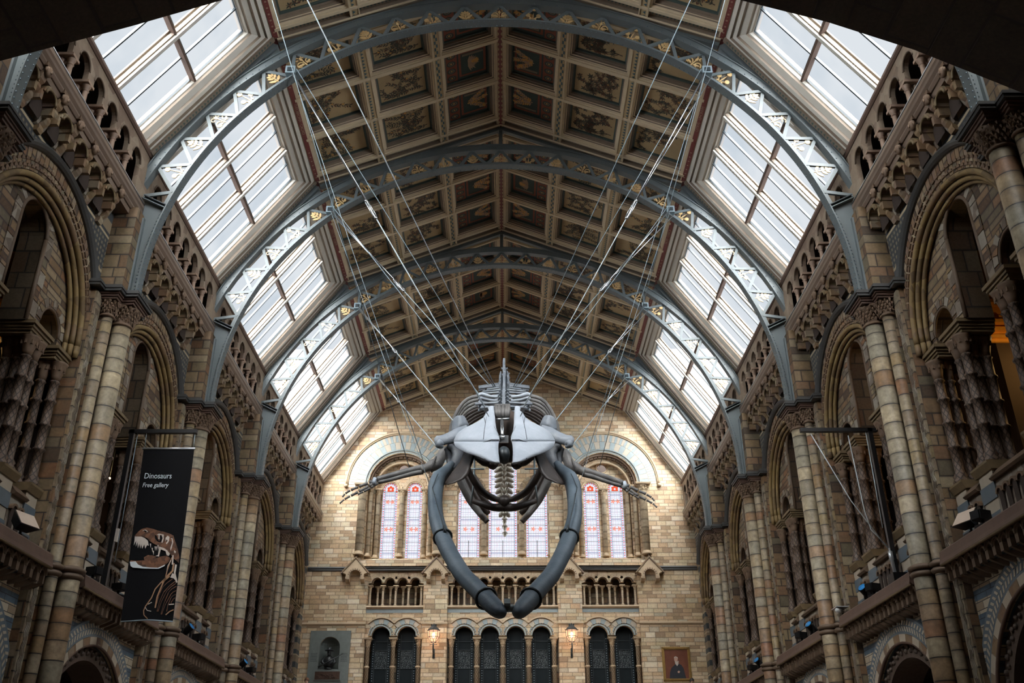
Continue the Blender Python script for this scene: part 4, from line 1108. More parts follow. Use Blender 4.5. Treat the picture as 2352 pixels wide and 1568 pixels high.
def bar(p, q, w, y0, y1, name):
    a = atan2(q[1]-p[1], q[0]-p[0]); dx, dz = -sin(a)*w, cos(a)*w
    m = MB(); m.prism([(p[0]+dx, p[1]+dz), (q[0]+dx, q[1]+dz), (q[0]-dx, q[1]-dz), (p[0]-dx, p[1]-dz)], 'y', y0, y1); m.build(name, 'iron_blue', tr, OT)
for k in range(-12, 12):
    lo = pol(CL, 8.03, (k+.5)*6.2)
    for j in (k, k+1):
        if abs(j) == 12 and abs(k+.5) < 11: continue
        bar(lo, pol(CU, 8.83, j*6.0), .042, -.03+(.008 if j == k else 0), .03-(.008 if j == k else 0), 'brace')
# gilded openwork in the triangles
def ornament(j, kind):
    m = MB(); a = pol(CL, 8.06, j*6.1); b = pol(CU, 8.74, j*6.0)
    U = Vector((b[0]-a[0], 0, b[1]-a[1])); H = U.length; U.normalize(); V = Vector((U.z, 0, -U.x))
    O_ = Vector((a[0], 0, a[1]))
    def fl(cx, cy, ang, L, w):
        P = [(0, 0), (.3*L, w), (.7*L, w*.8), (L, 0), (.7*L, -w*.8), (.3*L, -w)]
        c, s = cos(ang), sin(ang); q = [O_+V*(cx+x*c-y*s)+U*(cy+x*s+y*c) for x, y in P]
        m.add([(p.x, -.012, p.z) for p in q]+[(p.x, .012, p.z) for p in q], [(0, 1, 2, 3, 4, 5), (11, 10, 9, 8, 7, 6)]+[(i, (i+1) % 6, (i+1) % 6+6, i+6) for i in range(6)], 0)
    def ringf(cx, cy, r, w, a0=0, a1=2*pi, spiral=0):
        n = 14; pr = [(r-w, 0), (r, 0)]
        vs = []
        for i in range(n+1):
            t = a0+(a1-a0)*i/n; sh = 1-spiral*i/n
            for rr in (r*sh-w, r*sh):
                p = O_+V*(cx+rr*cos(t))+U*(cy+rr*sin(t)); vs += [(p.x, -.01, p.z), (p.x, .01, p.z)]
        fs = []
        for i in range(n):
            o = 4*i; fs += [(o, o+4, o+6, o+2), (o+1, o+3, o+7, o+5), (o, o+1, o+5, o+4), (o+2, o+6, o+7, o+3)]
        m.add(vs, fs, 0)
    fl(0, 0, pi/2, H*.70, .014)
    if kind == 0:
        for s_ in (-1, 1):
            for q, L in ((.12, .26), (.30, .20), (.44, .15)): fl(s_*.01, q*H/.75, pi/2-s_*(.95-.3*q), L*.85, .034)
        fl(0, H*.55, pi/2, H*.32, .04)
    elif kind == 1:
        for s_ in (-1, 1):
            ringf(s_*.13, .15, .11, .025, 0, 4.8 if s_ > 0 else 4.8, .35); ringf(s_*.09, .36, .07, .02, 0, 5, .3); fl(s_*.02, .1, pi/2-s_*1.25, .2, .028)
        fl(0, H*.5, pi/2, H*.30, .034)
    else:
        for cx, cy, r in ((-.14, .19, .062), (.14, .19, .062), (0, .42, .066), (-.07, .06, .025), (.07, .06, .025)):
            n = 10; q = [O_+V*(cx+r*cos(2*pi*i/n))+U*(cy+r*sin(2*pi*i/n)) for i in range(n)]
            m.add([(p.x, -.012, p.z) for p in q]+[(p.x, .012, p.z) for p in q], [tuple(range(n)), tuple(range(2*n-1, n-1, -1))]+[(i, (i+1) % n, (i+1) % n+n, i+n) for i in range(n)], 0)
        for s_ in (-1, 1): fl(0, .04, pi/2-s_*.8, .2, .014)
    m.build('gilt_ornament', 'gilt', tr, OT)
for j in range(-11, 12): ornament(j, [1, 0, 2][(j*2) % 3])
for s_ in (-1, 1):                 # solid legs below the bearing plates
    m = MB()
    arc = [pol(CL, 7.963, 74.5+17.5*i/12) for i in range(13)]
    P = [(s_*x, z) for x, z in arc]+[(s_*8.13, 12.13), (s_*8.13, 13.2), (s_*8.20, 14.1), (s_*8.20, 14.76)]
    m.prism(P, 'y', -.035, .035, 0)
    m.prism([(s_*8.10, 12.13), (s_*8.14, 12.13), (s_*8.14, 14.2), (s_*8.10, 14.2)], 'y', -.12, .12, 0)
    for i in range(26):
        x, z = pol(CL, 8.03, 75.5+.65*i)
        for yy, sg in ((-.037, -1),): m.add([(s_*x-.013, yy, z-.013), (s_*x+.013, yy, z-.013), (s_*x+.013, yy, z+.013), (s_*x-.013, yy, z+.013), (s_*x, yy-.015, z)], [(0, 1, 4), (1, 2, 4), (2, 3, 4), (3, 0, 4)], 1)
    m.build('leg_plate', ['iron_blue', 'rivet'], tr, OT)
for s_ in (-1, 1):
    m = MB(); A = (7.66, 14.52); B = (8.22, 14.80); a = atan2(B[1]-A[1], B[0]-A[0])
    for w0, w1, yy, mt in ((-.05, -.028, .13, 0), (-.028, .028, .05, 1), (.028, .05, .13, 1)):
        m.prism([(s_*(A[0]-sin(a)*w0), A[1]+cos(a)*w0), (s_*(B[0]-sin(a)*w0), B[1]+cos(a)*w0), (s_*(B[0]-sin(a)*w1), B[1]+cos(a)*w1), (s_*(A[0]-sin(a)*w1), A[1]+cos(a)*w1)], 'y', -yy, yy, mt)
    m.build('bearing_plate', ['iron_blue', 'iron_dark'], tr, OT)
    m = MB(); x, z = 5.2, 18.55; m.box(s_*x-.12, s_*x+.12, -.2, .1, z-.06, z+.16, 0); m.box(s_*x-.07, s_*x+.07, -.22, -.2, z-.02, z+.1, 1)
    m.build('cable_bracket', ['cable_grey', 'iron_dark'], tr, OT)
    m = MB()      # knee plate between the upper chord and the ceiling edge
    m.prism([(s_*5.50, 19.30), (s_*5.78, 19.55), (s_*6.5, 18.55), (s_*6.15, 18.50)], 'y', -.02, .02, 0)
    m.prism([(s_*5.62, 19.50), (s_*5.78, 19.56), (s_*6.9, 17.95), (s_*6.78, 17.90)], 'y', -.10, .10, 0)
    m.build('knee_plate', 'iron_blue', tr, OT)
    m = MB(); P = []
    for (s0, n0) in ((.0, -.16), (6.1, -.16), (6.1, -.05), (.0, -.05)): q = ceil_pt(s0, 0, n0); P.append((s_*q[0], q[2]))
    m.prism(P, 'y', -.07, .07, 0)
    for i in range(60):
        q = ceil_pt(.1+.1*i, 0, -.11); m.add([(s_*q[0]-.012, -.071, q[2]-.012), (s_*q[0]+.012, -.071, q[2]-.012), (s_*q[0], -.071, q[2]+.015), (s_*q[0], -.085, q[2])], [(0, 1, 3), (1, 2, 3), (2, 0, 3)], 1)
    m.build('rafter', ['iron_blue', 'rivet'], tr, OT)
m = MB(); m.box(-.055, .055, -.08, .08, 21.10, 21.86, 0); m.box(-.10, .10, -.10, .10, 21.72, 21.84, 0); m.build('crown_post', 'iron_blue', tr, OT)
used = []
for k in (-1, 0, 1, 2, 3):
    lab = {-1: 'iron arch truss nearest the camera, only its feet in view beside the dark arch'}.get(k, 'riveted iron arch truss with gilt leaves, %s' % ['first whole one from the camera', 'second whole one from the camera', 'third whole one from the camera', 'the one nearest the end wall'][max(k, 0)])
    o = tr if not used else copy_tree(tr); used.append(o); o.location = (0, yp(k), 12.1); o['label'] = lab; o['group'] = 'iron arch trusses'

# ================================================================== END WALL
BX = lambda x, y, z: (y, YB+x, z)          # wall frame: depth, along, up
def bmb(): return MB(BX)
def rect(a0, a1, z0, z1): return [(a0, z0), (a0, z1), (a1, z1), (a1, z0)]
CW, SZ = 4.67, 15.93
m = bmb()
gable = [(-8.9, -.01), (8.9, -.01), (8.9, 16.4), (8.35, 16.4), (6.0, 19.75), (0, 22.2), (-6.0, 19.75), (-8.35, 16.4), (-8.9, 16.4)]
def arc_open(a, z0, zs, r, n=28): return [(a-r, z0), (a-r, zs)]+[(a-r*cos(pi*i/n), zs+r*sin(pi*i/n)) for i in range(1, n)]+[(a+r, zs), (a+r, z0)]
NI = -7.36
holes = [arc_open(-CW, 12.45, SZ, 1.52), arc_open(CW, 12.45, SZ, 1.52), arc_open(0, 12.45, SZ+.2, 2.10), rect(-5.93, -3.45, 5.7, 11.98), rect(3.45, 5.93, 5.7, 11.98), rect(-2.41, 2.41, 5.7, 11.98), arc_open(NI, 7.78, 8.69, .43, 16)]
m.plate(gable, holes, 0, .36, 0)
tag(m.build('wall_back', 'stone_back', origin=(0, YB, 0)), kind='structure')
m = bmb()                                   # second order of the recesses and their tympana
for c in (-CW, CW):
    o = arc_open(c, 12.4, SZ, 1.6); m.plate(o, [arc_open(c, 12.45, SZ-.05, 1.22)], .36, .66, 0)
    lights = [arc_open(c-.575, 12.67, 15.90, .345, 14), arc_open(c+.575, 12.67, 15.90, .345, 14), [(c+.23*cos(2*pi*i/20), 16.95+.23*sin(2*pi*i/20)) for i in range(20)]]
    m.plate(arc_open(c, 12.3, SZ, 1.4), lights, .66, .95, 0)
m.plate(arc_open(0, 12.4, SZ+.2, 2.25), [arc_open(-1.56, 12.67, 15.75, .49, 16), arc_open(1.56, 12.67, 15.75, .49, 16), arc_open(0, 12.67, 16.95, .65, 18)], .50, .95, 0)
tag(m.build('wall_back_recess', 'stone_back', origin=(0, YB, 0)), kind='structure')
m = bmb()                                   # arcade screens of the two lower tiers
groups = [(-5.93, -3.45, [-5.53+.56*i for i in range(4)], [-5.24, -4.13]), (3.45, 5.93, [3.85+.56*i for i in range(4)], [4.13, 5.24]), (-2.41, 2.41, [-1.96+.56*i for i in range(8)], [-1.665, -.555, .555, 1.665])]
for a0, a1, up_, lo_ in groups:
    h1 = [(a0+.03, 10.45), (a0+.03, 11.42)]
    for c in up_: h1 += [(c-.19*cos(pi*i/12), 11.46+.22*sin(pi*i/12)) for i in range(13)]
    h1 += [(a1-.03, 11.42), (a1-.03, 10.45)]
    h2 = [(a0+.03, 5.8), (a0+.03, 9.10)]
    for c in lo_: h2 += [(c-.395*cos(pi*i/16), 9.18+.40*sin(pi*i/16)) for i in range(17)]
    h2 += [(a1-.03, 9.10), (a1-.03, 5.8)]
    m.plate(rect(a0, a1, 5.7, 12.0), [h1, h2], .10, .36, 0)
    m.box(.95, 1.05, a0-.1, a1+.1, 10.0, 12.2, 1); m.box(.36, 1.05, a0-.1, a1+.1, 10.30, 10.42, 2); m.box(.36, 1.05, a0-.1, a1+.1, 12.0, 12.1, 1)
    m.box(.36, 1.05, a0-.1, a0, 10.3, 12.1, 1); m.box(.36, 1.05, a1, a1+.1, 10.3, 12.1, 1)
    m.box(.7, .8, a0, a1, 5.7, 10.0, 1)
tag(m.build('wall_back_screen', ['stone_back', 'stone_side', 'cream_block'], origin=(0, YB, 0)), kind='structure')
m = bmb(); 
m.prism([(0, 12.14), (-.05, 12.12), (-.09, 12.06), (-.05, 12.01), (-.07, 11.97), (0, 11.93)], 'y', -8.6, 8.6)
trim(m, 'moulding_slate', origin=(0, YB, 12))
m = bmb()
for a0, a1 in ((-8.6, -5.93), (-3.45, -2.41), (2.41, 3.45), (5.93, 8.6)): m.prism([(0, 9.74), (-.06, 9.72), (-.07, 9.66), (-.02, 9.60), (0, 9.58)], 'y', a0-.03, a1+.03)
trim(m, 'moulding_buff', origin=(0, YB, 9.7))
m = bmb()
for a0, a1, _, _ in groups:
    m.prism([(.10, 10.44), (.0, 10.44), (-.02, 10.38), (.03, 10.33), (.10, 10.31)], 'y', a0, a1, 0); m.box(.085, .11, a0, a1, 10.15, 10.31, 1)
trim(m, ['moulding_buff', 'hood_slate'], origin=(0, YB, 10.3))
m = bmb()
for a0, a1 in ((-6.7, -2.65), (2.65, 6.7), (-2.6, 2.6)):
    m.prism([(.0, 12.14), (-.12, 12.14), (-.10, 12.42), (.0, 12.46), (.5, 12.62), (.7, 12.66), (.7, 12.14)], 'y', a0, a1, 0)
trim(m, 'stone_back', origin=(0, YB, 12.3))
# big voussoired arches
for sd in (-1, 1):
    c = sd*CW
    t = thing('window_arch', 'great round arch of slate and cream voussoirs around the %s pair of stained windows' % SN[sd], 'arch', (c, YB, SZ), 0, 'voussoired window arches')
    OO = (c, YB, SZ)
    def P_(m, n, mats): m.build(n, mats, t, OO)
    m = bmb()
    for r, d, rad in ((2.54, -.05, .05), (2.47, -.03, .03)): m.roll(c, SZ, r, d, rad, 0, pi, 44, 0)
    for s_ in (-1, 1): m.lathe([(.01, 0), (.08, .03), (.10, .09), (.08, .15), (.01, .18)], (-.06, c+s_*2.54), 8)
    for j in range(len(m.v)-80, len(m.v)): m.v[j] = (m.v[j][0], m.v[j][1], m.v[j][2]+SZ-.16)
    P_(m, 'hood_mould', 'moulding_buff')
    m = bmb(); n = 58
    for i in range(n): m.ring(c, SZ, 2.08, 2.42, -.012, .03, pi*i/n+.002, pi*(i+1)/n-.002, 1, i % 2)
    P_(m, 'outer_voussoirs', ['cream_block', 'hood_slate'])
    m = bmb(); n = 25
    for i in range(n): m.ring(c, SZ, 1.72, 2.07, -.02, .03, pi*i/n+.003, pi*(i+1)/n-.003, 2, i % 2)
    P_(m, 'inner_voussoirs', ['hood_slate', 'cream_block'])
    m = bmb(); m.roll(c, SZ, 1.67, -.02, .045, 0, pi, 40); m.roll(c, SZ, 1.58, .02, .04, 0, pi, 40); P_(m, 'slate_roll', 'hood_slate')
    m = bmb(); n = 20
    for i in range(n):
        tt = pi*(i+.5)/n; r = 1.38
        for s_ in (-1, 1): m.box(.20, .34, c+r*cos(tt+.03*s_)-.045, c+r*cos(tt+.03*s_)+.045, SZ+r*sin(tt+.03*s_)-.045, SZ+r*sin(tt+.03*s_)+.045)
    m.ring(c, SZ, 1.42, 1.51, .1, .36, 0, pi, 30); P_(m, 'carved_band', 'capital_brown')
    m = bmb(); m.roll(c, SZ-.05, 1.22, .36, .05, 0, pi, 36); P_(m, 'inner_roll', 'moulding_buff')
    m = bmb()
    for s_ in (-1, 1):
        m.roll(c+s_*.575, 15.90, .42, .66, .035, 0, pi, 18)
        for i in range(9): m.ring(c+s_*.575, 15.90, .46, .60, .645, .67, pi*i/9+.02, pi*(i+1)/9-.02, 2)
    m.roll(c, 16.95, .27, .66, .03, 0, 2*pi, 22)
    P_(m, 'light_arches', 'moulding_buff')
t = thing('central_window_arch', 'central round arch behind the whale skull holding the tall middle window', 'arch', (0, YB, SZ))
m = bmb(); m.roll(0, SZ+.2, 2.16, -.02, .06, 0, pi, 40); m.build('roll', 'moulding_buff', t, (0, YB, SZ))
m = bmb()
for s_ in (-1, 1):
    m.roll(s_*1.56, 15.75, .55, .50, .04, 0, pi, 18)
    for i in range(11): m.ring(s_*1.56, 15.75, .60, .80, .485, .51, pi*i/11+.02, pi*(i+1)/11-.02, 2)
m.build('light_arches', 'corbel_tan', t, (0, YB, SZ))
# stained glass
def win_mesh(a, z0, zs, r, n=16, d=.80):
    m = MB(BX); pts = [(a-r, z0), (a-r, zs)]+[(a-r*cos(pi*i/n), zs+r*sin(pi*i/n)) for i in range(1, n)]+[(a+r, zs), (a+r, z0)]
    # cut in strips so that the distance from the axis can be stored
    m.add([(d, p[0], p[1]) for p in pts]+[(d+.012, p[0], p[1]) for p in pts], [tuple(range(len(pts))), tuple(range(2*len(pts)-1, len(pts)-1, -1))]+[(i, (i+1) % len(pts), (i+1) % len(pts)+len(pts), i+len(pts)) for i in range(len(pts))])
    return m
def stained_window(a, z0, zs, r, label, top_rose=True):
    WN[0] += 1; t = thing('window_%d' % WN[0], None, None, (a, YB+.8, 0), kind='structure'); t['label'] = label
    m = MB(BX); zt = zs-.06 if top_rose else zs
    m.add([(.80, a-r, z0), (.80, a+r, z0), (.80, a+r, zt), (.80, a-r, zt)], [(0, 1, 2, 3)]); m.uv = lambda v: (v[0]-a, r)
    if not top_rose:
        m = MB(BX); n = 14; pts = [(a-r, z0), (a-r, zs)]+[(a-r*cos(pi*i/n), zs+r*sin(pi*i/n)) for i in range(1, n)]+[(a+r, zs), (a+r, z0)]
        m.add([(.80, p[0], p[1]) for p in pts], [tuple(range(len(pts)))]); m.uv = lambda v: (v[0]-a, r)
    m.build('pane', 'stained_glass', t, (a, YB+.8, 0), recalc=False)
    if top_rose:
        m = MB(BX); n = 16; pts = [(a-r, zt)]+[(a-r*cos(pi*i/n), zs+r*sin(pi*i/n)) for i in range(0, n+1)]+[(a+r, zt)]
        m.add([(.80, p[0], p[1]) for p in pts], [tuple(range(len(pts)))]); m.uv = lambda v: ((v[0]-a), (v[2]-zs-.05)); m.build('rose_pane', 'rose_glass', t, (a, YB+.8, 0), recalc=False)
    m = MB(BX)
    for z in ([zs-.06] if top_rose else [])+[z0+.39*i for i in range(1, int((zs-z0)/.39)+1)]: m.box(.785, .80, a-r, a+r, z-.006, z+.006)
    if r > .45: m.box(.785, .80, a-.012, a+.012, z0, z0+.85)
    m.build('saddle_bar', 'iron_dark', t, (a, YB+.8, 0))
    m = MB(BX); m.prism([(.66, z0-.06), (.60, z0-.10), (.60, z0-.16), (.95, z0-.16), (.95, z0+.02), (.78, z0+.02)], 'y', a-r, a+r); m.build('window_sill', 'cream_block', t, (a, YB+.8, 0))
for sd in (-1, 1):
    for s_ in (-1, 1): stained_window(sd*CW+s_*.575, 12.67, 15.90, .345, 'stained window with red rose head, %s light of the %s pair' % ('outer' if s_*sd > 0 else 'inner', SN[sd]))
for a in (-1.56, 1.56): stained_window(a, 12.67, 15.75, .49, 'stained window in the central group, %s of the tall middle light' % ('left' if a < 0 else 'right'), False)
stained_window(0, 12.67, 16.95, .65, 'tall middle stained window behind the whale skeleton', False)
WN[0] += 0
# no sky shines behind the end wall: the stained panes emit their own glow
# window columns
def wall_column(a, d, r, z0, z1, cap, label, group, shaft='shaft_back', capm='capital_buff', base_h=.16):
    t = thing('wall_column', label, 'column', (a, YB+d, z0), 0, group); OO = (a, YB+d, z0)
    m = bmb(); m.lathe([(r+.06, z0), (r+.06, z0+.05), (r+.02, z0+base_h*.6), (r+.035, z0+base_h*.8), (r, z0+base_h)], (d, a), 14); m.build('base', 'moulding_buff', t, OO)
    m = bmb(); m.lathe([(r, z0+base_h), (r, z1-cap-.04), (r+.025, z1-cap-.02), (r, z1-cap)], (d, a), 16); m.build('shaft', shaft, t, OO)
    m = bmb(); zc = z1-cap
    m.lathe([(r, zc), (r+.01, zc+.2*cap), (r+.35*r, zc+.6*cap), (r*1.75, zc+.8*cap)], (d, a), 12)
    rnd = random.Random(5)
    for row in range(2):
        for q in range(8):
            tt = 2*pi*(q+.5*row)/8; rr = r*(1.15+.35*row); sz = r*.28; zz = zc+cap*(.3+.3*row); cx, cy = d+rr*cos(tt), a+rr*sin(tt)
            m.add([(cx+sz*cos(tt), cy+sz*sin(tt), zz), (cx-sin(tt)*sz, cy+cos(tt)*sz, zz+sz*.4), (cx, cy, zz+sz*1.7), (cx+sin(tt)*sz, cy-cos(tt)*sz, zz+sz*.4), (cx, cy, zz-sz*1.5)], [(0, 1, 2), (0, 2, 3), (0, 4, 1), (0, 3, 4)])
    m.build('capital', capm, t, OO)
    m = bmb(); w = r*1.9; m.box(d-w, d+w, a-w, a+w, z1-.2*cap, z1-.08*cap); m.box(d-w-.02, d+w+.02, a-w-.02, a+w+.02, z1-.08*cap, z1); m.build('abacus', 'moulding_buff', t, OO)
    return t
for sd in (-1, 1):
    for off, d, r in ((1.74, -.12, .175), (1.39, .16, .09), (1.09, .5, .10)):
        for s_ in (-1, 1):
            nm = {1.74: 'big drum column', 1.39: 'slim nook column', 1.09: 'inner jamb column'}[off]
            if off == 1.74 and s_*sd < 0: pass
            wall_column(sd*CW+s_*off, d, r, 12.62, 15.88 if off > 1.1 else 15.85, .36 if off > 1.5 else .3, '%s at the %s jamb of the %s stained window pair' % (nm, 'outer' if s_*sd > 0 else 'inner', SN[sd]), 'columns of the window wall')
    wall_column(sd*CW, .56, .10, 12.7, 15.85, .3, 'single column between the two lights of the %s stained window pair' % SN[sd], 'columns of the window wall')
    wall_column(sd*2.40, .1, .09, 12.62, 15.95, .3, 'slim column at the %s edge of the central window recess' % SN[sd], 'columns of the window wall')
    wall_column(sd*2.14, .38, .08, 12.7, 15.75, .3, 'inner column at the %s edge of the central window recess' % SN[sd], 'columns of the window wall')
    wall_column(sd*.86, .42, .12, 12.75, 15.75, .3, 'column just %s of the tall middle window' % SN[sd], 'columns of the window wall')
# little gabled canopies
cp = thing('gabled_canopy', None, 'canopy'); OO = (0, YB, 11.8)
m = bmb()
m.plate([(-.37, 11.52), (-.40, 11.75), (-.55, 11.80), (0, 12.42), (.55, 11.80), (.40, 11.75), (.37, 11.52), (.25, 11.52), (.25, 11.68)]+[(.25*cos(pi*i/12), 11.68+.25*sin(pi*i/12)) for i in range(1, 12)]+[(-.25, 11.68), (-.25, 11.52)], [], -.30, 0, 0)
m.build('gable', 'moulding_buff', cp, OO)
m = bmb()
for s_ in (-1, 1):
    L = .86; a = atan2(.62, .55)
    m.prism([(s_*.60, 11.76), (0, 12.44), (0, 12.52), (s_*.64, 11.80)], 'x', -.34, 0)
m.build('gable_roof', 'corbel_tan', cp, OO)
m = bmb()
for s_ in (-1, 1):
    a0_, a1_ = sorted((s_*.24, s_*.41)); m.prism([(0, 11.40), (-.18, 11.44), (-.30, 11.54), (-.30, 11.62), (0, 11.62)], 'y', a0_, a1_)
m.build('corbel', 'moulding_buff', cp, OO)
m = bmb()
for i in range(9): tt = pi*(i+.5)/9; m.box(-.32, -.29, .29*cos(tt)-.02, .29*cos(tt)+.02, 11.68+.29*sin(tt)-.02, 11.68+.29*sin(tt)+.02)
m.build('arch_studs', 'capital_brown', cp, OO)
m = bmb(); m.tube([(-.17, 0, 12.48), (-.17, .01, 12.56), (-.20, .03, 12.64), (-.18, .02, 12.72), (-.26, .0, 12.78)], [.05, .045, .07, .055, .03], 8)
m.tube([(-.17, -.02, 12.60), (-.12, -.08, 12.70), (-.10, -.06, 12.80)], [.03, .03, .012], 6); m.build('finial_beast', 'capital_brown', cp, OO)
cnt = 0
for a, l in ((-6.47, 'far left, above the memorial'), (-2.93, 'left of centre, above the left lantern'), (2.93, 'right of centre, above the right lantern'), (6.47, 'far right, above the portrait')):
    o = cp if cnt == 0 else copy_tree(cp); cnt += 1; o.location = (a, YB, 11.8); o['label'] = 'small stone gable with a carved beast finial, '+l; o['category'] = 'canopy'; o['group'] = 'gabled stone canopies'
# upper arcade colonnettes, two rows
def colonnette(z0, z1, r, shaft, name='arcade_colonnette'):
    t = thing(name, None, 'column'); m = MB()
    m.lathe([(r+.035, 0), (r+.035, .05), (r+.01, .09), (r, .12), (r, z1-z0-.22)], (0, 0), 10); m.build('shaft', shaft, t)
    m = MB(); h = z1-z0; m.lathe([(r+.015, h-.23), (r, h-.2), (r+.02, h-.1), (r+.06, h-.05)], (0, 0), 10); m.box(-r-.07, r+.07, -r-.07, r+.07, h-.05, h); m.build('capital', 'capital_buff', t)
    return t
fr = colonnette(10.52, 11.42, .048, 'carved_shaft_light'); bk = colonnette(10.45, 11.40, .045, 'shaft_back', 'arcade_back_colonnette'); uf = []; ub = []
GN = {0: 'left', 1: 'right', 2: 'central'}
for gi, (a0, a1, up_, lo_) in enumerate(groups):
    pos = [up_[0]-.28]+[c+.28 for c in up_]
    for i, a in enumerate(pos):
        o = fr if not uf else copy_tree(fr); uf.append(o); o.location = (a, YB+.17, 10.44); o['label'] = 'front colonnette of the %s blind arcade, %s from its left end' % (GN[gi], ORD[i]); o['group'] = 'front colonnettes of the blind arcade'
    for i, a in enumerate(up_):
        o = bk if not ub else copy_tree(bk); ub.append(o); o.location = (a, YB+.55, 10.43); o['label'] = 'rear colonnette seen through the %s blind arcade, %s opening from the left' % (GN[gi], ORD[i]); o['group'] = 'rear colonnettes of the blind arcade'
for o in uf+ub: o['category'] = 'column'
m = bmb()
for a0, a1, up_, lo_ in groups:
    for c in up_:
        m.roll(c, 11.46, .215, .10, .018, 0, pi, 10, 0)
        for i in range(5): m.ring(c, 11.46, .26, .40, .09, .11, pi*(i+1)/7+.03, pi*(i+2)/7-.03, 2, 1)
trim(m, ['moulding_brown', 'moulding_buff'], origin=(0, YB, 11.5))
# lower arcade: arches, columns, dark leaded windows
m = bmb()
for a0, a1, up_, lo_ in groups:
    for c in lo_:
        t1 = math.acos(.555/.77)
        m.sweep([(.74, .10), (.74, .02), (.80, .02), (.80, .10)], [t1+(pi-2*t1)*i/18 for i in range(19)], lambda t, p: (p[1], c+p[0]*cos(t), 9.18+p[0]*sin(t)), 1)
        for i in range(9):
            ta, tb = pi*i/9, pi*(i+1)/9; rr = .70 if 1 < i < 7 else .55
            m.ring(c, 9.18, .50, rr, .07, .11, ta+.01, tb-.01, 3, 0 if i % 2 else 2)
        m.ring(c, 9.18, .40, .455, .06, .13, 0, pi, 16, 0)
        for i in range(15):
            tt = pi*(i+.5)/15; m.box(.055, .08, c+.50*cos(tt)-.022, c+.50*cos(tt)+.022, 9.18+.50*sin(tt)-.018, 9.18+.50*sin(tt)+.018, 3)
trim(m, ['hood_slate', 'moulding_buff', 'cream_block', 'slate_block'], origin=(0, YB, 9.2))
for gi, (a0, a1, up_, lo_) in enumerate(groups):
    pos = [lo_[0]-.53]+[c+.555 for c in lo_]; pos[-1] = lo_[-1]+.53
    for i, a in enumerate(pos):
        t = wall_column(a, .14, .085, 5.62, 9.10, .34, 'spiral carved column of the %s lower arcade, %s from its left end' % (GN[gi], ORD[i]), 'columns of the lower arcade', 'carved_shaft_light')
        m = bmb(); m.lathe([(.085, 7.86), (.115, 7.88), (.115, 7.93), (.085, 7.95)], (.14, a), 12); m.build('shaft_ring', 'moulding_buff', t, (a, YB+.14, 5.62))
    for i, c in enumerate(lo_):
        WN[0] += 1; t = thing('window_%d' % WN[0], 'dark leaded window of the %s lower arcade, %s from the left' % (GN[gi], ORD[i]), None, (c, YB+.5, 5.7), kind='structure')
        m = bmb(); m.plate(arc_open(c, 5.7, 9.16, .42, 12), [], .50, .51); m.build('pane', 'leaded_glass_dark', t, (c, YB+.5, 5.7))
        m = bmb()
        for z in (9.0, 8.64, 7.89, 7.0): m.box(.47, .50, c-.42, c+.42, z-.014, z+.014)
        for x in (-.27, .27): m.box(.47, .50, c+x-.010, c+x+.010, 5.7, 9.3)
        m.build('glazing_bar', 'iron_dark', t, (c, YB+.5, 5.7))
        m = bmb()
        for j in range(34):
            for x in (-.335, .335): m.box(.492, .499, c+x-.018, c+x+.018, 5.8+.1*j-.018, 5.8+.1*j+.018)
        m.build('border_quarry', 'cable_grey', t, (c, YB+.5, 5.7))
# wall lanterns
ln = thing('wall_lantern', None, 'lantern'); OO = (0, YB-.45, 8.2)
LB = lambda: MB(lambda x, y, z: (x, YB-.45+y, z))
m = LB(); m.tube([(0, .45, 8.55), (0, .30, 8.40), (0, .1, 8.45), (0, 0, 8.62), (0, 0, 8.80)], [.035, .03, .03, .03, .03], 8); m.tube([(0, .42, 8.24), (0, .42, 8.62)], [.05, .045], 8); m.tube([(-.14, 0, 8.72), (.16, 0, 8.72)], .012, 6); m.build('bracket', 'iron_dark', ln, OO)
m = LB(); m.lathe([(.10, 8.82), (.235, 9.03), (.25, 9.30)], (0, 0), 8, smooth=False, capped=False); m.build('lantern_glass', 'lamp_shell', ln, OO) if 'lamp_shell' in MATS else None
m = LB()
for i in range(8):
    t0, t1 = 2*pi*i/8, 2*pi*(i+1)/8
    m.tube([(.105*cos(t0), .105*sin(t0), 8.82), (.24*cos(t0), .24*sin(t0), 9.03), (.255*cos(t0), .255*sin(t0), 9.30)], .010, 5)
    for r, z in ((.24, 9.03), (.257, 9.30), (.105, 8.82)): m.tube([(r*cos(t0), r*sin(t0), z), (r*cos(t1), r*sin(t1), z)], .011, 5)
m.build('lantern_frame', 'iron_dark', ln, OO)
m = LB(); m.lathe([(.27, 9.30), (.27, 9.32), (.12, 9.46), (.10, 9.52), (.04, 9.55), (.01, 9.60)], (0, 0), 8, smooth=False)
for i in range(8): t0 = 2*pi*i/8; m.tube([(.10*cos(t0), .10*sin(t0), 9.50), (.12*cos(t0), .12*sin(t0), 9.57)], [.02, .008], 5); m.tube([(.27*cos(t0), .27*sin(t0), 9.31), (.31*cos(t0), .31*sin(t0), 9.36)], [.01, .004], 4)
m.build('lantern_cap', 'moulding_slate', ln, OO)
m = LB(); m.lathe([(.01, 8.98), (.05, 9.03), (.065, 9.11), (.05, 9.19), (.01, 9.23)], (0, 0), 10); m.build('bulb', 'lamp_glow', ln, OO)
for a, l in ((-2.93, 'left'), (2.93, 'right')):
    o = ln if a < 0 else copy_tree(ln); o.location = (a, YB-.45, 8.2)
    tag(o, 'glowing octagonal iron lantern on the pier %s of the central windows' % l, 'lantern', 'wall lanterns')
    pl = bpy.data.lights.new('lantern_light', 'POINT'); pl.energy = 45; pl.color = (1, .66, .42); pl.shadow_soft_size = .09; po = bpy.data.objects.new('lantern_light', pl); COL.objects.link(po); po.location = (a, YB-.45, 9.1)
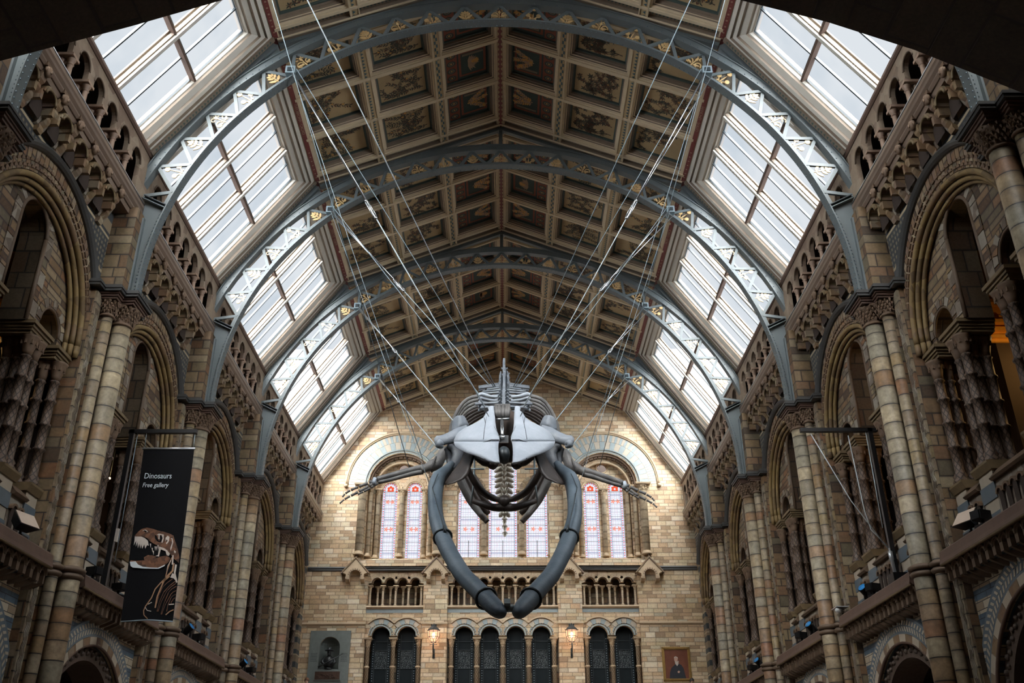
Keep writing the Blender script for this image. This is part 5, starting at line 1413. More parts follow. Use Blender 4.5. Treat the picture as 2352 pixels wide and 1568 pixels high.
# framed portrait
t = thing('framed_portrait', 'dark portrait of a white bearded man in black coat in a gold frame', 'painting', (7.36, YB-.06, 7.96)); OO = (7.36, YB-.06, 7.96)
m = bmb()
for i, (w, d, s_) in enumerate(((.0, -.03, .05), (.05, -.07, .03), (.08, -.045, .03))):
    a0, a1, z0, z1 = 6.76+w, 7.96-w, 7.27+w, 8.66-w
    for q in ((a0, a1, z0, z0+s_), (a0, a1, z1-s_, z1), (a0, a0+s_, z0, z1), (a1-s_, a1, z0, z1)): m.box(d, -.005, *q)
m.build('picture_frame', 'gold_frame', t, OO)
m = bmb(); m.box(-.02, -.01, 6.86, 7.86, 7.36, 8.56); m.uv = lambda v: ((v[0]-6.86), (v[2]-7.36)/1.2); m.build('canvas', 'portrait_ground', t, OO)
m = bmb()
def flatpoly(m, pts, d, mat): m.add([(d, p[0], p[1]) for p in pts], [tuple(range(len(pts)))], mat)
flatpoly(m, [(7.02, 7.37), (7.05, 7.62), (7.12, 7.80), (7.26, 7.92), (7.33, 7.98), (7.45, 7.98), (7.56, 7.92), (7.64, 7.78), (7.68, 7.55), (7.72, 7.37)], -.022, 0)
flatpoly(m, [(7.34+.075*cos(i*pi/8), 8.15+.10*sin(i*pi/8)) for i in range(16)], -.024, 1)
flatpoly(m, [(7.28, 8.12), (7.30, 7.98), (7.37, 7.88), (7.43, 7.95), (7.45, 8.10), (7.40, 8.07), (7.36, 8.06), (7.31, 8.08)], -.026, 2)
flatpoly(m, [(7.26, 8.18), (7.27, 8.25), (7.34, 8.28), (7.42, 8.24), (7.43, 8.16), (7.40, 8.21), (7.34, 8.23), (7.29, 8.22)], -.026, 2)
flatpoly(m, [(7.37, 7.66), (7.43, 7.70), (7.48, 7.66), (7.44, 7.60), (7.38, 7.61)], -.026, 1)
m.build('painted_figure', ['cloth_dark', 'skin', 'print_bone'], t, OO, recalc=False)
# memorial with bust
t = thing('wall_memorial', 'grey stone memorial slab with round niche and bronze relief, left end of wall', 'memorial', (NI, YB-.06, 7.5)); OO = (NI, YB-.06, 7.5)
m = bmb(); m.plate(rect(-8.22, -6.50, 5.62, 9.38), [arc_open(NI, 7.80, 8.70, .43, 18)], -.06, -.002, 0); m.build('slab', 'grey_slab', t, OO)
m = bmb()
pr = []
nn = 12
for i in range(nn):      # half-round niche
    t0, t1 = pi*i/nn, pi*(i+1)/nn
    for (za, zb) in ((7.80, 8.70),):
        m.add([(.43*sin(t0), NI-.43*cos(t0), za), (.43*sin(t1), NI-.43*cos(t1), za), (.43*sin(t1), NI-.43*cos(t1), zb), (.43*sin(t0), NI-.43*cos(t0), zb)], [(0, 1, 2, 3)])
    for j in range(6):
        f0, f1 = pi/2*j/6, pi/2*(j+1)/6; g = lambda t, f: (.43*sin(t)*cos(f), NI-.43*cos(t)*cos(f), 8.70+.43*sin(f))
        m.add([g(t0, f0), g(t1, f0), g(t1, f1), g(t0, f1)], [(0, 1, 2, 3)])
m.box(-.10, .45, NI-.44, NI+.44, 7.74, 7.80); m.build('niche', 'grey_slab', t, OO, recalc=False)
m = bmb(); m.box(-.12, -.06, NI-.56, NI+.56, 7.34, 7.74, 0)
m.build('relief_frame', 'grey_slab', t, OO)
m = bmb(); m.box(-.135, -.12, NI-.52, NI+.52, 7.38, 7.70, 0); rnd = random.Random(9)
for i in range(40):
    x = NI+rnd.uniform(-.45, .45); z = 7.42+rnd.uniform(0, .2)*(1-abs(x-NI)*.8); m.tube([(-.14, x, z), (-.15, x+rnd.uniform(-.09, .09), z+rnd.uniform(-.01, .05))], [.018, .008], 5)
m.build('relief', 'relief_bronze', t, OO)
m = bmb(); rnd = random.Random(4)
for s_ in (-1, 1):
    for i in range(6):
        x = NI+s_*.64-.14; z = 8.44-.062*i; e = x+.28
        while x < e-.02: w = rnd.uniform(.02, .05); m.box(-.064, -.06, x, min(x+w, e), z-.010, z+.010); x += w+.012
m.build('worn_inscription', 'iron_dark', t, OO)
bu = thing('bronze_bust', 'dark bronze bust of a man in a slouch hat holding a rifle, in the niche', 'bust', (NI, YB-.02, 7.8)); OO = (NI, YB-.02, 7.8)
m = bmb(); m.tube([(0, NI, 7.80), (0, NI, 7.86)], [.18, .15], 12); m.tube([(.02, NI, 7.84), (.02, NI, 8.0), (.02, NI+.0, 8.15), (.02, NI, 8.28), (.0, NI, 8.34), (-.01, NI, 8.40)], [.15, .24, .25, .20, .09, .065], 14, flat=.62, ref=(0, 1, 0))
for s_ in (-1, 1): m.tube([(.0, NI+s_*.20, 8.26), (-.08, NI+s_*.27, 8.08), (-.16, NI+s_*.12, 7.96)], [.075, .065, .045], 8)
m.build('torso', 'bronze', bu, OO)
m = bmb(); m.tube([(-.02, NI, 8.36), (-.03, NI, 8.42), (-.04, NI, 8.50), (-.03, NI, 8.58), (-.02, NI, 8.63)], [.05, .075, .088, .08, .05], 12); m.tube([(-.12, NI, 8.50), (-.15, NI, 8.46)], [.012, .018], 6); m.tube([(-.10, NI, 8.42), (-.11, NI, 8.36)], [.05, .03], 8); m.build('head', 'bronze', bu, OO)
m = bmb(); m.lathe([(.19, 8.555), (.20, 8.57), (.10, 8.59), (.095, 8.66), (.06, 8.69), (.005, 8.69)], (-.03, NI), 16); m.build('hat', 'bronze', bu, OO)
m = bmb(); m.tube([(-.20, NI-.40, 7.86), (-.20, NI-.25, 7.94), (-.20, NI-.05, 8.05), (-.20, NI+.62, 8.42)], [.045, .03, .022, .014], 8); m.build('rifle', 'bronze', bu, OO)

# ================================================================== WHALE SKELETON
XC = .12
def dist(p): return (Vector(p)-CAM).dot(fw)
def mir(p): return (2*(XC+max(0, 18.8-p[1])*.020)-p[0], p[1], p[2])
WO = (XC, 20.0, 10.5)
wh = thing('whale_skeleton', 'huge blue grey whale skeleton with wide open jaws hanging on steel cables', 'skeleton', WO)
def part(m, name, mat): return m.build(name, mat, wh, WO)
def mirf(p):
    q = mir(p); f = min(1, max(0, (q[0]-1.5)/1.9)); return (q[0]-.27*f, q[1], q[2]-.06-.05*f)
def bothf(fn, name, mat):
    for M in (lambda p: tuple(p), mirf):
        m = MB(); fn(m, M); part(m, name, mat)
def both(fn, name, mat):
    """fn(M) builds the left side with M = identity, the right with M = mirror"""
    out = []
    for M in (lambda p: tuple(p), mir):
        m = MB(); fn(m, M); out.append(part(m, name, mat))
    return out
def ptube(m, M, pts, rpx, n=10, flat=1.0, sub=3, ref=None):
    P = [at(x, y, Y) for x, y, Y in pts]; rr = [r*dist(p)/F_PX for r, p in zip(rpx, P)]
    # Catmull-Rom through the given places
    Q = []; S_ = []
    for i in range(len(P)-1):
        p0, p1, p2, p3 = P[max(i-1, 0)], P[i], P[i+1], P[min(i+2, len(P)-1)]
        for j in range(sub):
            t = j/sub
            Q.append(.5*((2*p1)+(p2-p0)*t+(2*p0-5*p1+4*p2-p3)*t*t+(-p0+3*p1-3*p2+p3)*t**3)); S_.append(rr[i]+(rr[i+1]-rr[i])*t)
    Q.append(P[-1]); S_.append(rr[-1])
    m.tube([M(q) for q in Q], S_, n, flat=flat, ref=ref)
def sheet(m, M, rows, th):
    """rows of places; a bone sheet with real thickness and rounded rim"""
    nr, nc = len(rows), len(rows[0]); F_ = []; B_ = []
    for i, r in enumerate(rows):
        for j, p in enumerate(r):
            e = min(i, nr-1-i, j, nc-1-j); t = th*(.35 if e == 0 else 1)
            F_.append(M((p[0], p[1]-t*.5, p[2]))); B_.append(M((p[0], p[1]+t*.5, p[2]+t*.2)))
    n = len(F_); fs = []
    for i in range(nr-1):
        for j in range(nc-1):
            a, b, c, d = i*nc+j, i*nc+j+1, (i+1)*nc+j+1, (i+1)*nc+j; fs += [(a, b, c, d), (d+n, c+n, b+n, a+n)]
    rim = [j for j in range(nc)]+[i*nc+nc-1 for i in range(1, nr)]+[(nr-1)*nc+j for j in range(nc-2, -1, -1)]+[i*nc for i in range(nr-2, 0, -1)]
    for i in range(len(rim)): a, b = rim[i], rim[(i+1) % len(rim)]; fs.append((b, a, a+n, b+n))
    m.add(F_+B_, fs, 0, True)
C9 = lambda x, y: (900+x*.33163, 800+y*.33163)      # places read off an enlarged look at the skull
def skull_sheet(rows, depth, nc=7):
    out = []
    for (y, xi, xo) in rows:
        r = []
        for j in range(nc):
            f = j/(nc-1); x = xi+(xo-xi)*f; px, py = C9(x, y); r.append(at(px, py, depth(x, y)))
        out.append(r)
    return out
dep = lambda x, y: 18.9-(y-400)/400*1.9+((773-x)/340)**2*.75-.12*cos((773-x)/340*3)
up_rows = [(400, 700, 684), (412, 706, 668), (438, 710, 654), (462, 713, 645), (480, 715, 634), (498, 716, 610), (514, 717, 584), (532, 720, 548), (549, 722, 514), (564, 726, 488), (580, 730, 465), (600, 738, 448), (620, 745, 437), (636, 746, 430), (650, 742, 430)]
lo_rows = [(648, 741, 430), (662, 739, 433), (677, 738, 438), (690, 738, 452), (702, 738, 470), (713, 738, 492), (724, 739, 514), (736, 740, 550), (747, 742, 584), (757, 743, 610), (768, 744, 636), (780, 745, 660), (790, 747, 684), (798, 749, 716), (801, 748, 735)]
V9 = lambda x, y: (900+x*.3872, 800+y*.3872)
both(lambda m, M: sheet(m, M, skull_sheet(up_rows, dep), .16), 'maxilla', 'bone_pale')
both(lambda m, M: sheet(m, M, skull_sheet(lo_rows, lambda x, y: dep(x, y)-.03), .16), 'premaxilla', 'bone_pale')
def seam(m, M):
    for pts in ([(540, 672), (600, 664), (650, 645), (690, 632), (742, 634)], [(640, 480), (650, 520), (642, 570), (636, 630)], [(622, 660), (618, 700), (628, 735), (650, 765)], [(655, 475), (650, 520)]):
        m.tube([M(at(*C9(x, y), dep(x, y)-.105)) for x, y in pts], .014, 5)
both(seam, 'suture_groove', 'bone_dark')
def hole(m, M):
    p = at(*C9(655, 438), dep(655, 438)-.05); q = [M((p[0]+.05*cos(2*pi*i/10), p[1]-.09+.0*i, p[2]+.06*sin(2*pi*i/10))) for i in range(10)]
    m.add(q, [tuple(range(10))])
both(hole, 'cable_hole', 'black_metal')
def zyg(m, M):
    ptube(m, M, [(*V9(455, 482), 19.15), (*V9(400, 506), 19.15), (*V9(350, 528), 19.05), (*V9(305, 543), 18.95), (*V9(272, 550), 18.9), (*V9(254, 554), 18.9)], [13, 16, 14, 12.5, 13.5, 7], 14, flat=.75)
    ptube(m, M, [(*V9(290, 556), 18.86), (*V9(278, 572), 18.84), (*V9(300, 582), 18.9)], [9, 9, 5], 10)
both(zyg, 'zygomatic_bone', 'bone_grey')
def squam(m, M):
    ptube(m, M, [(*V9(330, 575), 19.05), (*V9(365, 590), 19.1), (*V9(395, 625), 19.1), (*V9(385, 670), 19.05), (*V9(355, 712), 18.95)], [7, 11, 15, 15, 10], 12, flat=.7)
    ptube(m, M, [(*V9(318, 590), 19.15), (*V9(335, 610), 19.15), (*V9(338, 650), 19.1), (*V9(345, 700), 19.0)], [5, 8, 7, 6], 10)
both(squam, 'squamosal_bone', 'bone_dark')
def coron(m, M):
    rows = []
    for (y, xa, xb) in ((720, 500, 560), (750, 490, 575), (790, 470, 560), (830, 440, 545), (870, 410, 530), (905, 385, 500), (935, 366, 430), (945, 364, 390)):
        rows.append([at(*C9(xa+(xb-xa)*j/4, y), 18.9-.5*(j/4)**2+.25*(y-720)/220*-1) for j in range(5)])
    sheet(m, M, rows, .16)
both(coron, 'coronoid_plate', 'bone_brown')
def scap(m, M):
    rows = []
    for (y, xa, xb) in ((399, 398, 424), (406, 378, 432), (418, 366, 440), (436, 360, 449), (455, 357, 457), (476, 355, 440), (494, 354, 400)):
        rows.append([at(*V9(xa+(xb-xa)*j/6, y), 19.5+.16*abs(j-3)/3) for j in range(7)])
    sheet(m, M, rows, .14)
both(scap, 'shoulder_blade', 'bone_grey')
m = MB()                                        # braincase, coloured dark to stand for the shade in the nostril gap
c = at(1157, 985, 19.9); n = 14; vs = []; fs = []
m.tube([at(1157, 960, 19.9), at(1157, 970, 19.8), at(1157, 1000, 19.5), at(1157, 1025, 19.2), at(1157, 1045, 19.0)], [.22, .36, .50, .42, .20], 18); part(m, 'braincase', 'dark_interior')
m = MB()
for i, x in enumerate((722, 745, 771, 797, 810)):
    m.tube([at(*C9(x, 396), 18.75), at(*C9(x+(767-x)*.1, 440), 18.62), at(*C9(x+(767-x)*.18, 488), 18.65)], [.035, .048, .04], 8)
m.tube([at(*C9(712, 398), 18.85), at(*C9(820, 398), 18.85)], .05, 8); part(m, 'nasal_bones', 'bone_limb')
m = MB(); m.tube([at(*C9(712, 492), 18.6), at(*C9(815, 488), 18.6)], .03, 8); m.tube([at(*C9(762, 500), 18.5), at(*C9(765, 600), 17.9)], .035, 8)
p = at(*C9(770, 620), 17.8); m.box(p[0]-.11, p[0]+.11, p[1]-.02, p[1]+.02, p[2]-.10, p[2]+.05); m.lathe([(.045, -.03), (.045, .03)], (0, 0), 12)
for j in range(len(m.v)-24, len(m.v)): x, y, z = m.v[j]; m.v[j] = (p[0]+x, p[1]-.03+z, p[2]+y)
part(m, 'steel_bracket', 'steel')
m = MB(); m.tube([at(*C9(775, 700), 17.6), at(*C9(776, 712), 17.5), at(*C9(778, 745), 17.4), at(*C9(780, 775), 17.5), at(*C9(780, 790), 17.6)], [.07, .11, .115, .09, .03], 14); part(m, 'rostrum_core', 'iron_dark')
both(lambda m, M: m.tube([M(at(*C9(655, 440), 18.6)), M(at(*C9(748, 618), 17.75))], .012, 5), 'skull_wire', 'iron_dark')
def back_bumps(m, M):
    ptube(m, M, [(*C9(670, 800), 18.4), (*C9(700, 815), 18.4), (*C9(722, 800), 18.3)], [7, 9, 6], 8)
    ptube(m, M, [(*C9(585, 745), 18.9), (*C9(640, 785), 18.7), (*C9(690, 795), 18.5)], [9, 10, 8], 8)
both(back_bumps, 'palate_bone', 'bone_brown')
# lower jaws
JAW = [(1040, 1062, 18.95, 7), (1026, 1080, 18.9, 13), (1009, 1097, 18.75, 18), (1001, 1118, 18.5, 18.5), (999.5, 1150, 18.1, 17.5), (1001.5, 1186, 17.65, 18), (1012, 1222, 17.2, 19.5), (1026, 1256, 16.8, 21), (1042, 1286, 16.45, 21), (1065, 1322, 16.0, 22), (1090, 1347, 15.6, 22.5), (1113, 1370, 15.2, 23), (1133, 1391, 14.85, 23), (1146, 1403, 14.6, 19.5), (1152, 1409, 14.52, 13), (1154, 1411, 14.5, 5)]
def jaw(m, M): ptube(m, M, [(x, y, Y) for x, y, Y, r in JAW], [r for x, y, Y, r in JAW], 16, flat=.9, sub=4)
jl, jr = both(jaw, 'lower_jaw', 'bone_jaw')
for jn, M in ((jl, lambda p: tuple(p)), (jr, mir)):
    for i, f in ((6, .35), (11, .2)):
        a, b = JAW[i], JAW[i+1]; P = at(a[0], a[1], a[2]).lerp(at(b[0], b[1], b[2]), f); T = (at(b[0], b[1], b[2])-at(a[0], a[1], a[2])).normalized()
        r = (a[3]+1.6)*dist(P)/F_PX; N1 = T.cross(Vector((0, 1, 0))).normalized(); N2 = T.cross(N1)
        m = MB(); m.tube([M(P+(N1*cos(2*pi*q/20)+N2*sin(2*pi*q/20))*r) for q in range(21)], .022, 6); m.build('steel_strap', 'iron_dark', jn, WO)
    m = MB(); m.tube([M(at(1021, 1217, 16.85)), M(at(1004, 1160, 17.55)), M(at(993, 1120, 18.15)), M(at(1006, 1088, 18.5))], .010, 5); m.tube([M(at(1020, 1208, 17.0)), M(at(1022, 1222, 16.9))], .03, 6); m.build('strap_wire', 'iron_dark', jn, WO)
    m = MB()     # nerve openings along the jaw
    for x, y in ((1002, 1113), (998.5, 1138), (1000, 1160), (1022, 1239)):
        Yq = 18.5-(y-1113)*.0125-.18; p = at(x, y, Yq); m.add([M((p[0]+.022*cos(2*pi*q/8), p[1], p[2]+.035*sin(2*pi*q/8))) for q in range(8)], [tuple(range(8))])
    m.build('nerve_opening', 'black_metal', jn, WO)
m = MB(); m.tube([at(1158, 1388, 14.6), at(1172, 1388, 14.6)], .09, 4, smooth=False); m.tube([at(1158, 1396, 14.6), at(1180, 1396, 14.6)], .06, 6); part(m, 'jaw_spacer', 'iron_blue')
# spine
SP = [(1157, 940, 19.6), (1157, 925, 20.2), (1158, 907, 21), (1158, 892, 22), (1158, 884, 23.2), (1157, 888, 24.5), (1157, 905, 26), (1157, 940, 28), (1157, 984, 30), (1157, 1026, 32), (1158, 1068, 34), (1158, 1112, 35.6), (1158, 1158, 37.0), (1159, 1196, 38.2), (1160, 1235, 39.2)]
SPP = [at(*p) for p in SP]
cum = [0]
for i in range(1, len(SPP)): cum.append(cum[-1]+(SPP[i]-SPP[i-1]).length)
def spine(s):
    for i in range(1, len(SPP)):
        if s <= cum[i]: f = (s-cum[i-1])/(cum[i]-cum[i-1]); return SPP[i-1].lerp(SPP[i], f), (SPP[i]-SPP[i-1]).normalized()
    return SPP[-1], (SPP[-1]-SPP[-2]).normalized()
NV = 48
for i in range(NV):
    s = cum[-1]*(i+.3)/NV; p, t = spine(s); f = i/NV
    r = .10+.07*sin(pi*min(1, f*1.3)) if f < .8 else .17*(1.02-f)/.25+.02
    U = (Vector((0, 0, 1))-t*t.z).normalized(); X = Vector((1, 0, 0)); L = cum[-1]/NV*.72
    m = MB(); m.tube([p-t*L*.5, p-t*L*.42, p, p+t*L*.42, p+t*L*.5], [r*.9, r, r*.86, r, r*.9], 12)
    hs = (.30+.38*sin(pi*min(1, f*1.6))) if f < .6 else max(.05, .55*(1-f)/.4)
    if f < .08: hs = .25
    w = .035
    B0 = p+U*r*.7
    prof = [B0-t*L*.35, B0+t*L*.30, B0+U*hs+t*L*.55, B0+U*hs+t*L*.15]
    m.add([tuple(q+X*w*sg*(1 if k_ < 2 else .8)) for sg in (-1, 1) for k_, q in enumerate(prof)], [(0, 1, 2, 3), (7, 6, 5, 4), (0, 4, 5, 1), (1, 5, 6, 2), (2, 6, 7, 3), (3, 7, 4, 0)])
    for sg in (-1, 1):                # metapophyses beside the spine
        m.tube([B0+X*sg*.03, B0+X*sg*(.10)+U*hs*.25+t*L*.2, B0+X*sg*.09+U*hs*.42], [.045, .04, .018], 6)
    tw = .40+.14*sin(i*1.9) if f < .45 else (.24 if f < .8 else max(.05, .24*(1-f)/.22))
    if f > .5: r = min(r, .13)
    if tw > .08:
        for sg in (-1, 1): m.tube([p+X*sg*r*.6+U*.05, p+X*sg*(r+tw*.45)+U*.02+t*.05, p+X*sg*(r+tw)-U*.02+t*.16], ([.16, .15, .07] if f > .52 else [.06, .045, .07]), 8, flat=.55, ref=tuple(t))
    if f > .55:                       # chevron below the tail bones
        for sg in (-1, 1): m.tube([p-U*r*.8+X*sg*.07, p-U*(r+.12+.1*(1-f))+X*sg*.02], [.03, .02], 6)
    part(m, 'vertebra', 'bone_cream' if f > .52 else 'bone_grey')
# neural spines rising behind the skull: slender plates caught by the light
for i, (x, y0_, y1_, Y, w) in enumerate([(1158.5, 836, 905, 24.0, 3.6), (1164, 852, 900, 25.2, 2.6), (1152, 878, 905, 23.0, 2.8), (1163, 876, 908, 22.4, 2.6)]):
    m = MB(); A = at(x+1, y1_, Y); B = at(x, y0_, Y+.3); r = w*dist(A)/F_PX
    m.tube([A, A.lerp(B, .4), A.lerp(B, .8), B], [r*1.1, r, r, r*.6], 8, flat=2.0, ref=(0, 0, 1) if False else (1, 0, 0))
    for q in range(5): 
        P_ = A.lerp(B, q/5); 
        for sg in (-1, 1): m.tube([P_, P_+Vector((sg*.07, 0, .05)), P_+Vector((sg*.08, .02, .09))], [.03, .028, .01], 6)
    part(m, 'neural_spine', 'bone_grey')
# neck and chest processes fanning out either side
for i in range(5):
    def f(m, M, i=i):
        ptube(m, M, [(1143, 911+8.5*i, 20.2+.05*i), (1122, 908.5+8.5*i, 20.2+.05*i), (1106, 904+8.5*i, 20.15+.05*i), (1099, 907+9*i, 20.15)], [3.0, 3.4, 4.6, 2.6], 8, flat=.55)
    both(f, 'transverse_process', 'bone_pale' if i < 2 else 'bone_grey')
for i in range(8):
    Yi = 20.4+.36*i
    def f(m, M, i=i, Yi=Yi):
        lowY = Yi+.9
        e = max(0, i-4)*14
        pts = [(1143, 914+4*i, Yi), (1100, 909+7*i, Yi), (1064, 924+9*i, Yi+.15), (1037+2*i, 976+6.5*i, Yi+.35), (1034+3*i, 1040+3*i, Yi+.55), (1052+4*i, 1096+4*i-e, Yi+.75), (1078+4.5*i, 1148+5*i-e*1.3, lowY), (1108+3*i, 1187+3*i-e*1.6, lowY+.1)]
        ptube(m, M, pts, [3.5, 5.4, 4.6, 4.8, 5.2, 7.5, 8.5, 7.0], 8, flat=.7)
    both(f, 'rib', 'bone_grey' if i < 0 else ('bone_brown' if i > 3 else 'bone_rib'))
def hyo(m, M): ptube(m, M, [(1158, 1164, 20.1), (1134, 1165, 20.1), (1107, 1157, 20.15), (1087, 1150, 20.3)], [11, 9, 7.5, 6], 10, flat=.8)
both(hyo, 'hyoid_horn', 'bone_brown')
def sty(m, M): ptube(m, M, [(1070, 1058, 19.4), (1084, 1097, 19.6), (1107, 1128, 19.8), (1134, 1144, 20.0), (1149, 1148, 20.1)], [6, 8.5, 9.5, 8.5, 5], 10, flat=.7)
both(sty, 'stylohyal_bone', 'bone_brown')
m = MB(); m.tube([at(1158, 1143, 20.1), at(1158, 1152, 20.05), at(1158, 1168, 20.1)], [.10, .13, .05], 8); part(m, 'breastbone', 'bone_brown')
both(lambda m, M: (m.tube([M(at(1090, 1040, 20.2)), M(at(1089, 1100, 20.4)), M(at(1082, 1160, 20.6))], .022, 6), m.tube([M(at(1078, 1076, 20.2)), M(at(1112, 1077, 20.2))], .02, 6), m.tube([M(at(1086, 1055, 20.2)), M(at(1110, 1057, 20.2))], .018, 6)), 'steel_support', 'cable_grey')
# flippers
def hum(m, M):
    ptube(m, M, [(1026, 1030, 20.4), (1020, 1039, 20.35), (1012, 1052, 20.3), (1004, 1064, 20.3), (992, 1069, 20.3), (978, 1075, 20.3), (968, 1079, 20.3)], [8, 13, 11.5, 14, 13.5, 9.5, 8], 14)
    c_ = at(997, 1066, 20.3); m.tube([M((c_.x+.14*cos(q*.35)*.35, c_.y+.17*sin(q*.35), c_.z+.17*cos(q*.35))) for q in range(19)], .02, 6)
bothf(hum, 'humerus', 'bone_limb')
def fore(m, M):
    ptube(m, M, [(980, 1073, 20.32), (962, 1076, 20.35), (935, 1082, 20.4), (905, 1090, 20.45), (880, 1097, 20.5), (866, 1101, 20.5)], [8.5, 8.5, 7.5, 7, 7, 7], 10)
    ptube(m, M, [(972, 1083, 20.32), (950, 1087, 20.35), (920, 1095, 20.4), (890, 1103, 20.45), (870, 1107, 20.5)], [6, 6, 5, 4.5, 5], 8)
bothf(fore, 'forearm_bones', 'bone_limb')
def fing(path, rr):
    def f(m, M):
        for i in range(len(path)-1):
            (x0, y0_), (x1, y1_) = path[i], path[i+1]; g = .88
            ptube(m, M, [(x0, y0_, 20.5), (x0+(x1-x0)*.45, y0_+(y1_-y0_)*.45, 20.5), (x0+(x1-x0)*g, y0_+(y1_-y0_)*g, 20.5)], [rr*(1-.13*i), rr*(.75-.1*i), rr*(.95-.13*i)], 8, sub=2)
    return f
bothf(fing([(868, 1101), (845, 1109), (822, 1118), (804, 1126), (792, 1134), (786, 1142)], 5.0), 'finger', 'bone_limb')
bothf(fing([(866, 1106), (846, 1117), (822, 1130), (804, 1139), (790, 1147), (779, 1157)], 5.2), 'finger', 'bone_limb')
bothf(fing([(868, 1109), (850, 1121), (834, 1129), (820, 1136)], 4.0), 'finger', 'bone_limb')
bothf(lambda m, M: m.tube([M(at(862, 1098, 20.48)), M(at(858, 1106, 20.46)), M(at(861, 1113, 20.5))], .05, 8), 'wrist_bone', 'bone_pale')

# ---------------------------------------------------------------- suspension cables
TB = lambda k: Vector((-5.2, yp(k)-.18, 18.60))
def cable(k, end, r, tb, label, off=(0, 0, 0)):
    for s_, nm in ((1, 'left'), (-1, 'right')):
        A = TB(k)+Vector(off); Bp = at(*end)
        if s_ < 0: A = Vector((-A.x, A.y, A.z)); Bp = Vector(mir(Bp))
        t = thing('suspension_cable', '%s, %s side' % (label, nm), 'cable', Bp, 0, 'cables carrying the whale')
        m = MB(); r *= .8; m.tube([A, A.lerp(Bp, .5), Bp], r, 6); m.build('wire', 'cable_steel' if r > .012 else 'cable_grey', t, Bp)
        if tb:
            D = (Bp-A).normalized(); P = A.lerp(Bp, tb)
            m = MB(); m.tube([P-D*.30, P-D*.26, P-D*.24, P+D*.24, P+D*.26, P+D*.30], [.02, .045, .03, .03, .045, .02], 8)
            N1 = D.cross(Vector((0, 1, 0))).normalized()
            for q in (-1, 1): m.tube([P-D*.24+N1*q*.035, P+D*.24+N1*q*.035], .012, 5)
            m.build('turnbuckle', 'steel', t, Bp)
            m = MB(); m.tube([A, P-D*.28], r*1.7, 6); m.build('tension_rod', 'steel', t, Bp)
            # paired rod beside it
            m = MB(); m.tube([A+Vector((.10, 0, -.20)), P-D*.20], r*1.1, 6); m.build('second_rod', 'steel', t, Bp)
cable(-1, (1140, 893, 22.0), .016, None, 'cable from the nearest arch to the spine behind the skull', (.12, 0, 0))
cable(-1, (940, 1073, 20.4), .010, None, 'thin cable from the nearest arch to the forearm')
cable(0, (1118, 942, 18.7), .020, .45, 'heavy cable with turnbuckle from the first whole arch to the skull')
cable(0, (1137, 893, 22.2), .014, None, 'cable from the first whole arch to the spine', (.15, 0, .02))
cable(0, (978, 1076, 20.3), .010, None, 'thin cable from the first whole arch to the elbow', (.05, 0, -.05))
cable(1, (1135, 897, 22.6), .018, .46, 'cable with turnbuckle from the second whole arch to the spine')
cable(1, (1101, 906, 20.4), .014, None, 'cable from the second whole arch to the neck', (.12, 0, .03))
cable(2, (1040, 965, 20.6), .018, .5, 'cable with turnbuckle from the third whole arch to the shoulder blade')
cable(3, (1012, 1036, 20.4), .018, .48, 'cable with turnbuckle from the arch nearest the end wall to the shoulder')
cable(1, (985, 1108, 18.6), .008, None, 'thinnest cable from the second whole arch to the jaw', (.02, 0, -.06))

# ================================================================== BANNER AND ITS FRAME, EMPTY FRAME OPPOSITE
BYY = 20.5
t = thing('banner_frame', 'black steel gallows frame on the left balcony, carrying the banner', 'frame', (-8.42, BYY, 6.3)); OO = (-8.42, BYY, 6.3)
m = MB(); m.box(-8.47, -8.37, BYY-.05, BYY+.05, 6.3, 9.95); m.build('post', 'black_frame', t, OO)
m = MB(); m.box(-8.50, -6.94, BYY-.05, BYY+.05, 9.86, 9.95); m.build('beam', 'black_frame', t, OO)
m = MB(); m.box(-8.52, -8.30, BYY-.2, BYY+.2, 6.30, 6.36); m.build('foot_plate', 'black_frame', t, OO)
m = MB(); m.tube([(-8.30, BYY, 9.86), (-8.28, BYY, 6.9)], .010, 5); m.tube([(-6.99, BYY, 9.86), (-6.97, BYY, 9.5)], .008, 5); m.tube([(-8.10, BYY, 9.86), (-8.08, BYY, 9.5)], .008, 5); m.build('wire', 'cable_grey', t, OO)
m = MB(); m.box(-8.36, -8.30, BYY-.06, BYY, 7.33, 7.62); m.build('winch_box', 'print_bone', t, OO)
OO = (-7.5, BYY, 9.48)
t = thing('hanging_banner', 'long black banner with a printed dinosaur skeleton, hanging at the left wall', 'banner', OO)
TL, TR_, BL, BR = Vector((-8.10, BYY, 9.47)), Vector((-6.95, BYY, 9.47)), Vector((-7.92, BYY, 5.64)), Vector((-6.83, BYY, 5.64))
m = MB(); nn = 10; vs = []
for i in range(nn+1):
    for j in range(7):
        p = TL.lerp(TR_, j/6).lerp(BL.lerp(BR, j/6), i/nn); dz = -.03*sin(pi*j/6)*(i/nn)
        vs.append((p.x, p.y+.012*sin(j*1.7)*(i/nn), p.z+(-dz if i == nn else 0)))
n0 = len(vs); vs += [(x, y+.006, z) for x, y, z in vs]
fs = [(i*7+j, i*7+j+1, (i+1)*7+j+1, (i+1)*7+j) for i in range(nn) for j in range(6)]; fs += [tuple(q+n0 for q in f_[::-1]) for f_ in fs]
m.add(vs, fs, 0, True); m.build('cloth', 'banner_black', t, OO)
m = MB(); m.tube([TL+Vector((-.02, 0, .02)), TR_+Vector((.02, 0, .02))], .028, 8); m.build('top_rail', 'silver_rail', t, OO)
m = MB(); m.tube([BL+Vector((0, 0, 0)), BL.lerp(BR, .5)+Vector((0, 0, .035)), BR], .014, 8); m.build('bottom_rail', 'cable_grey', t, OO)
C6 = lambda x, y: at(290+x*.16583, 1180+y*.16583, BYY-.022)
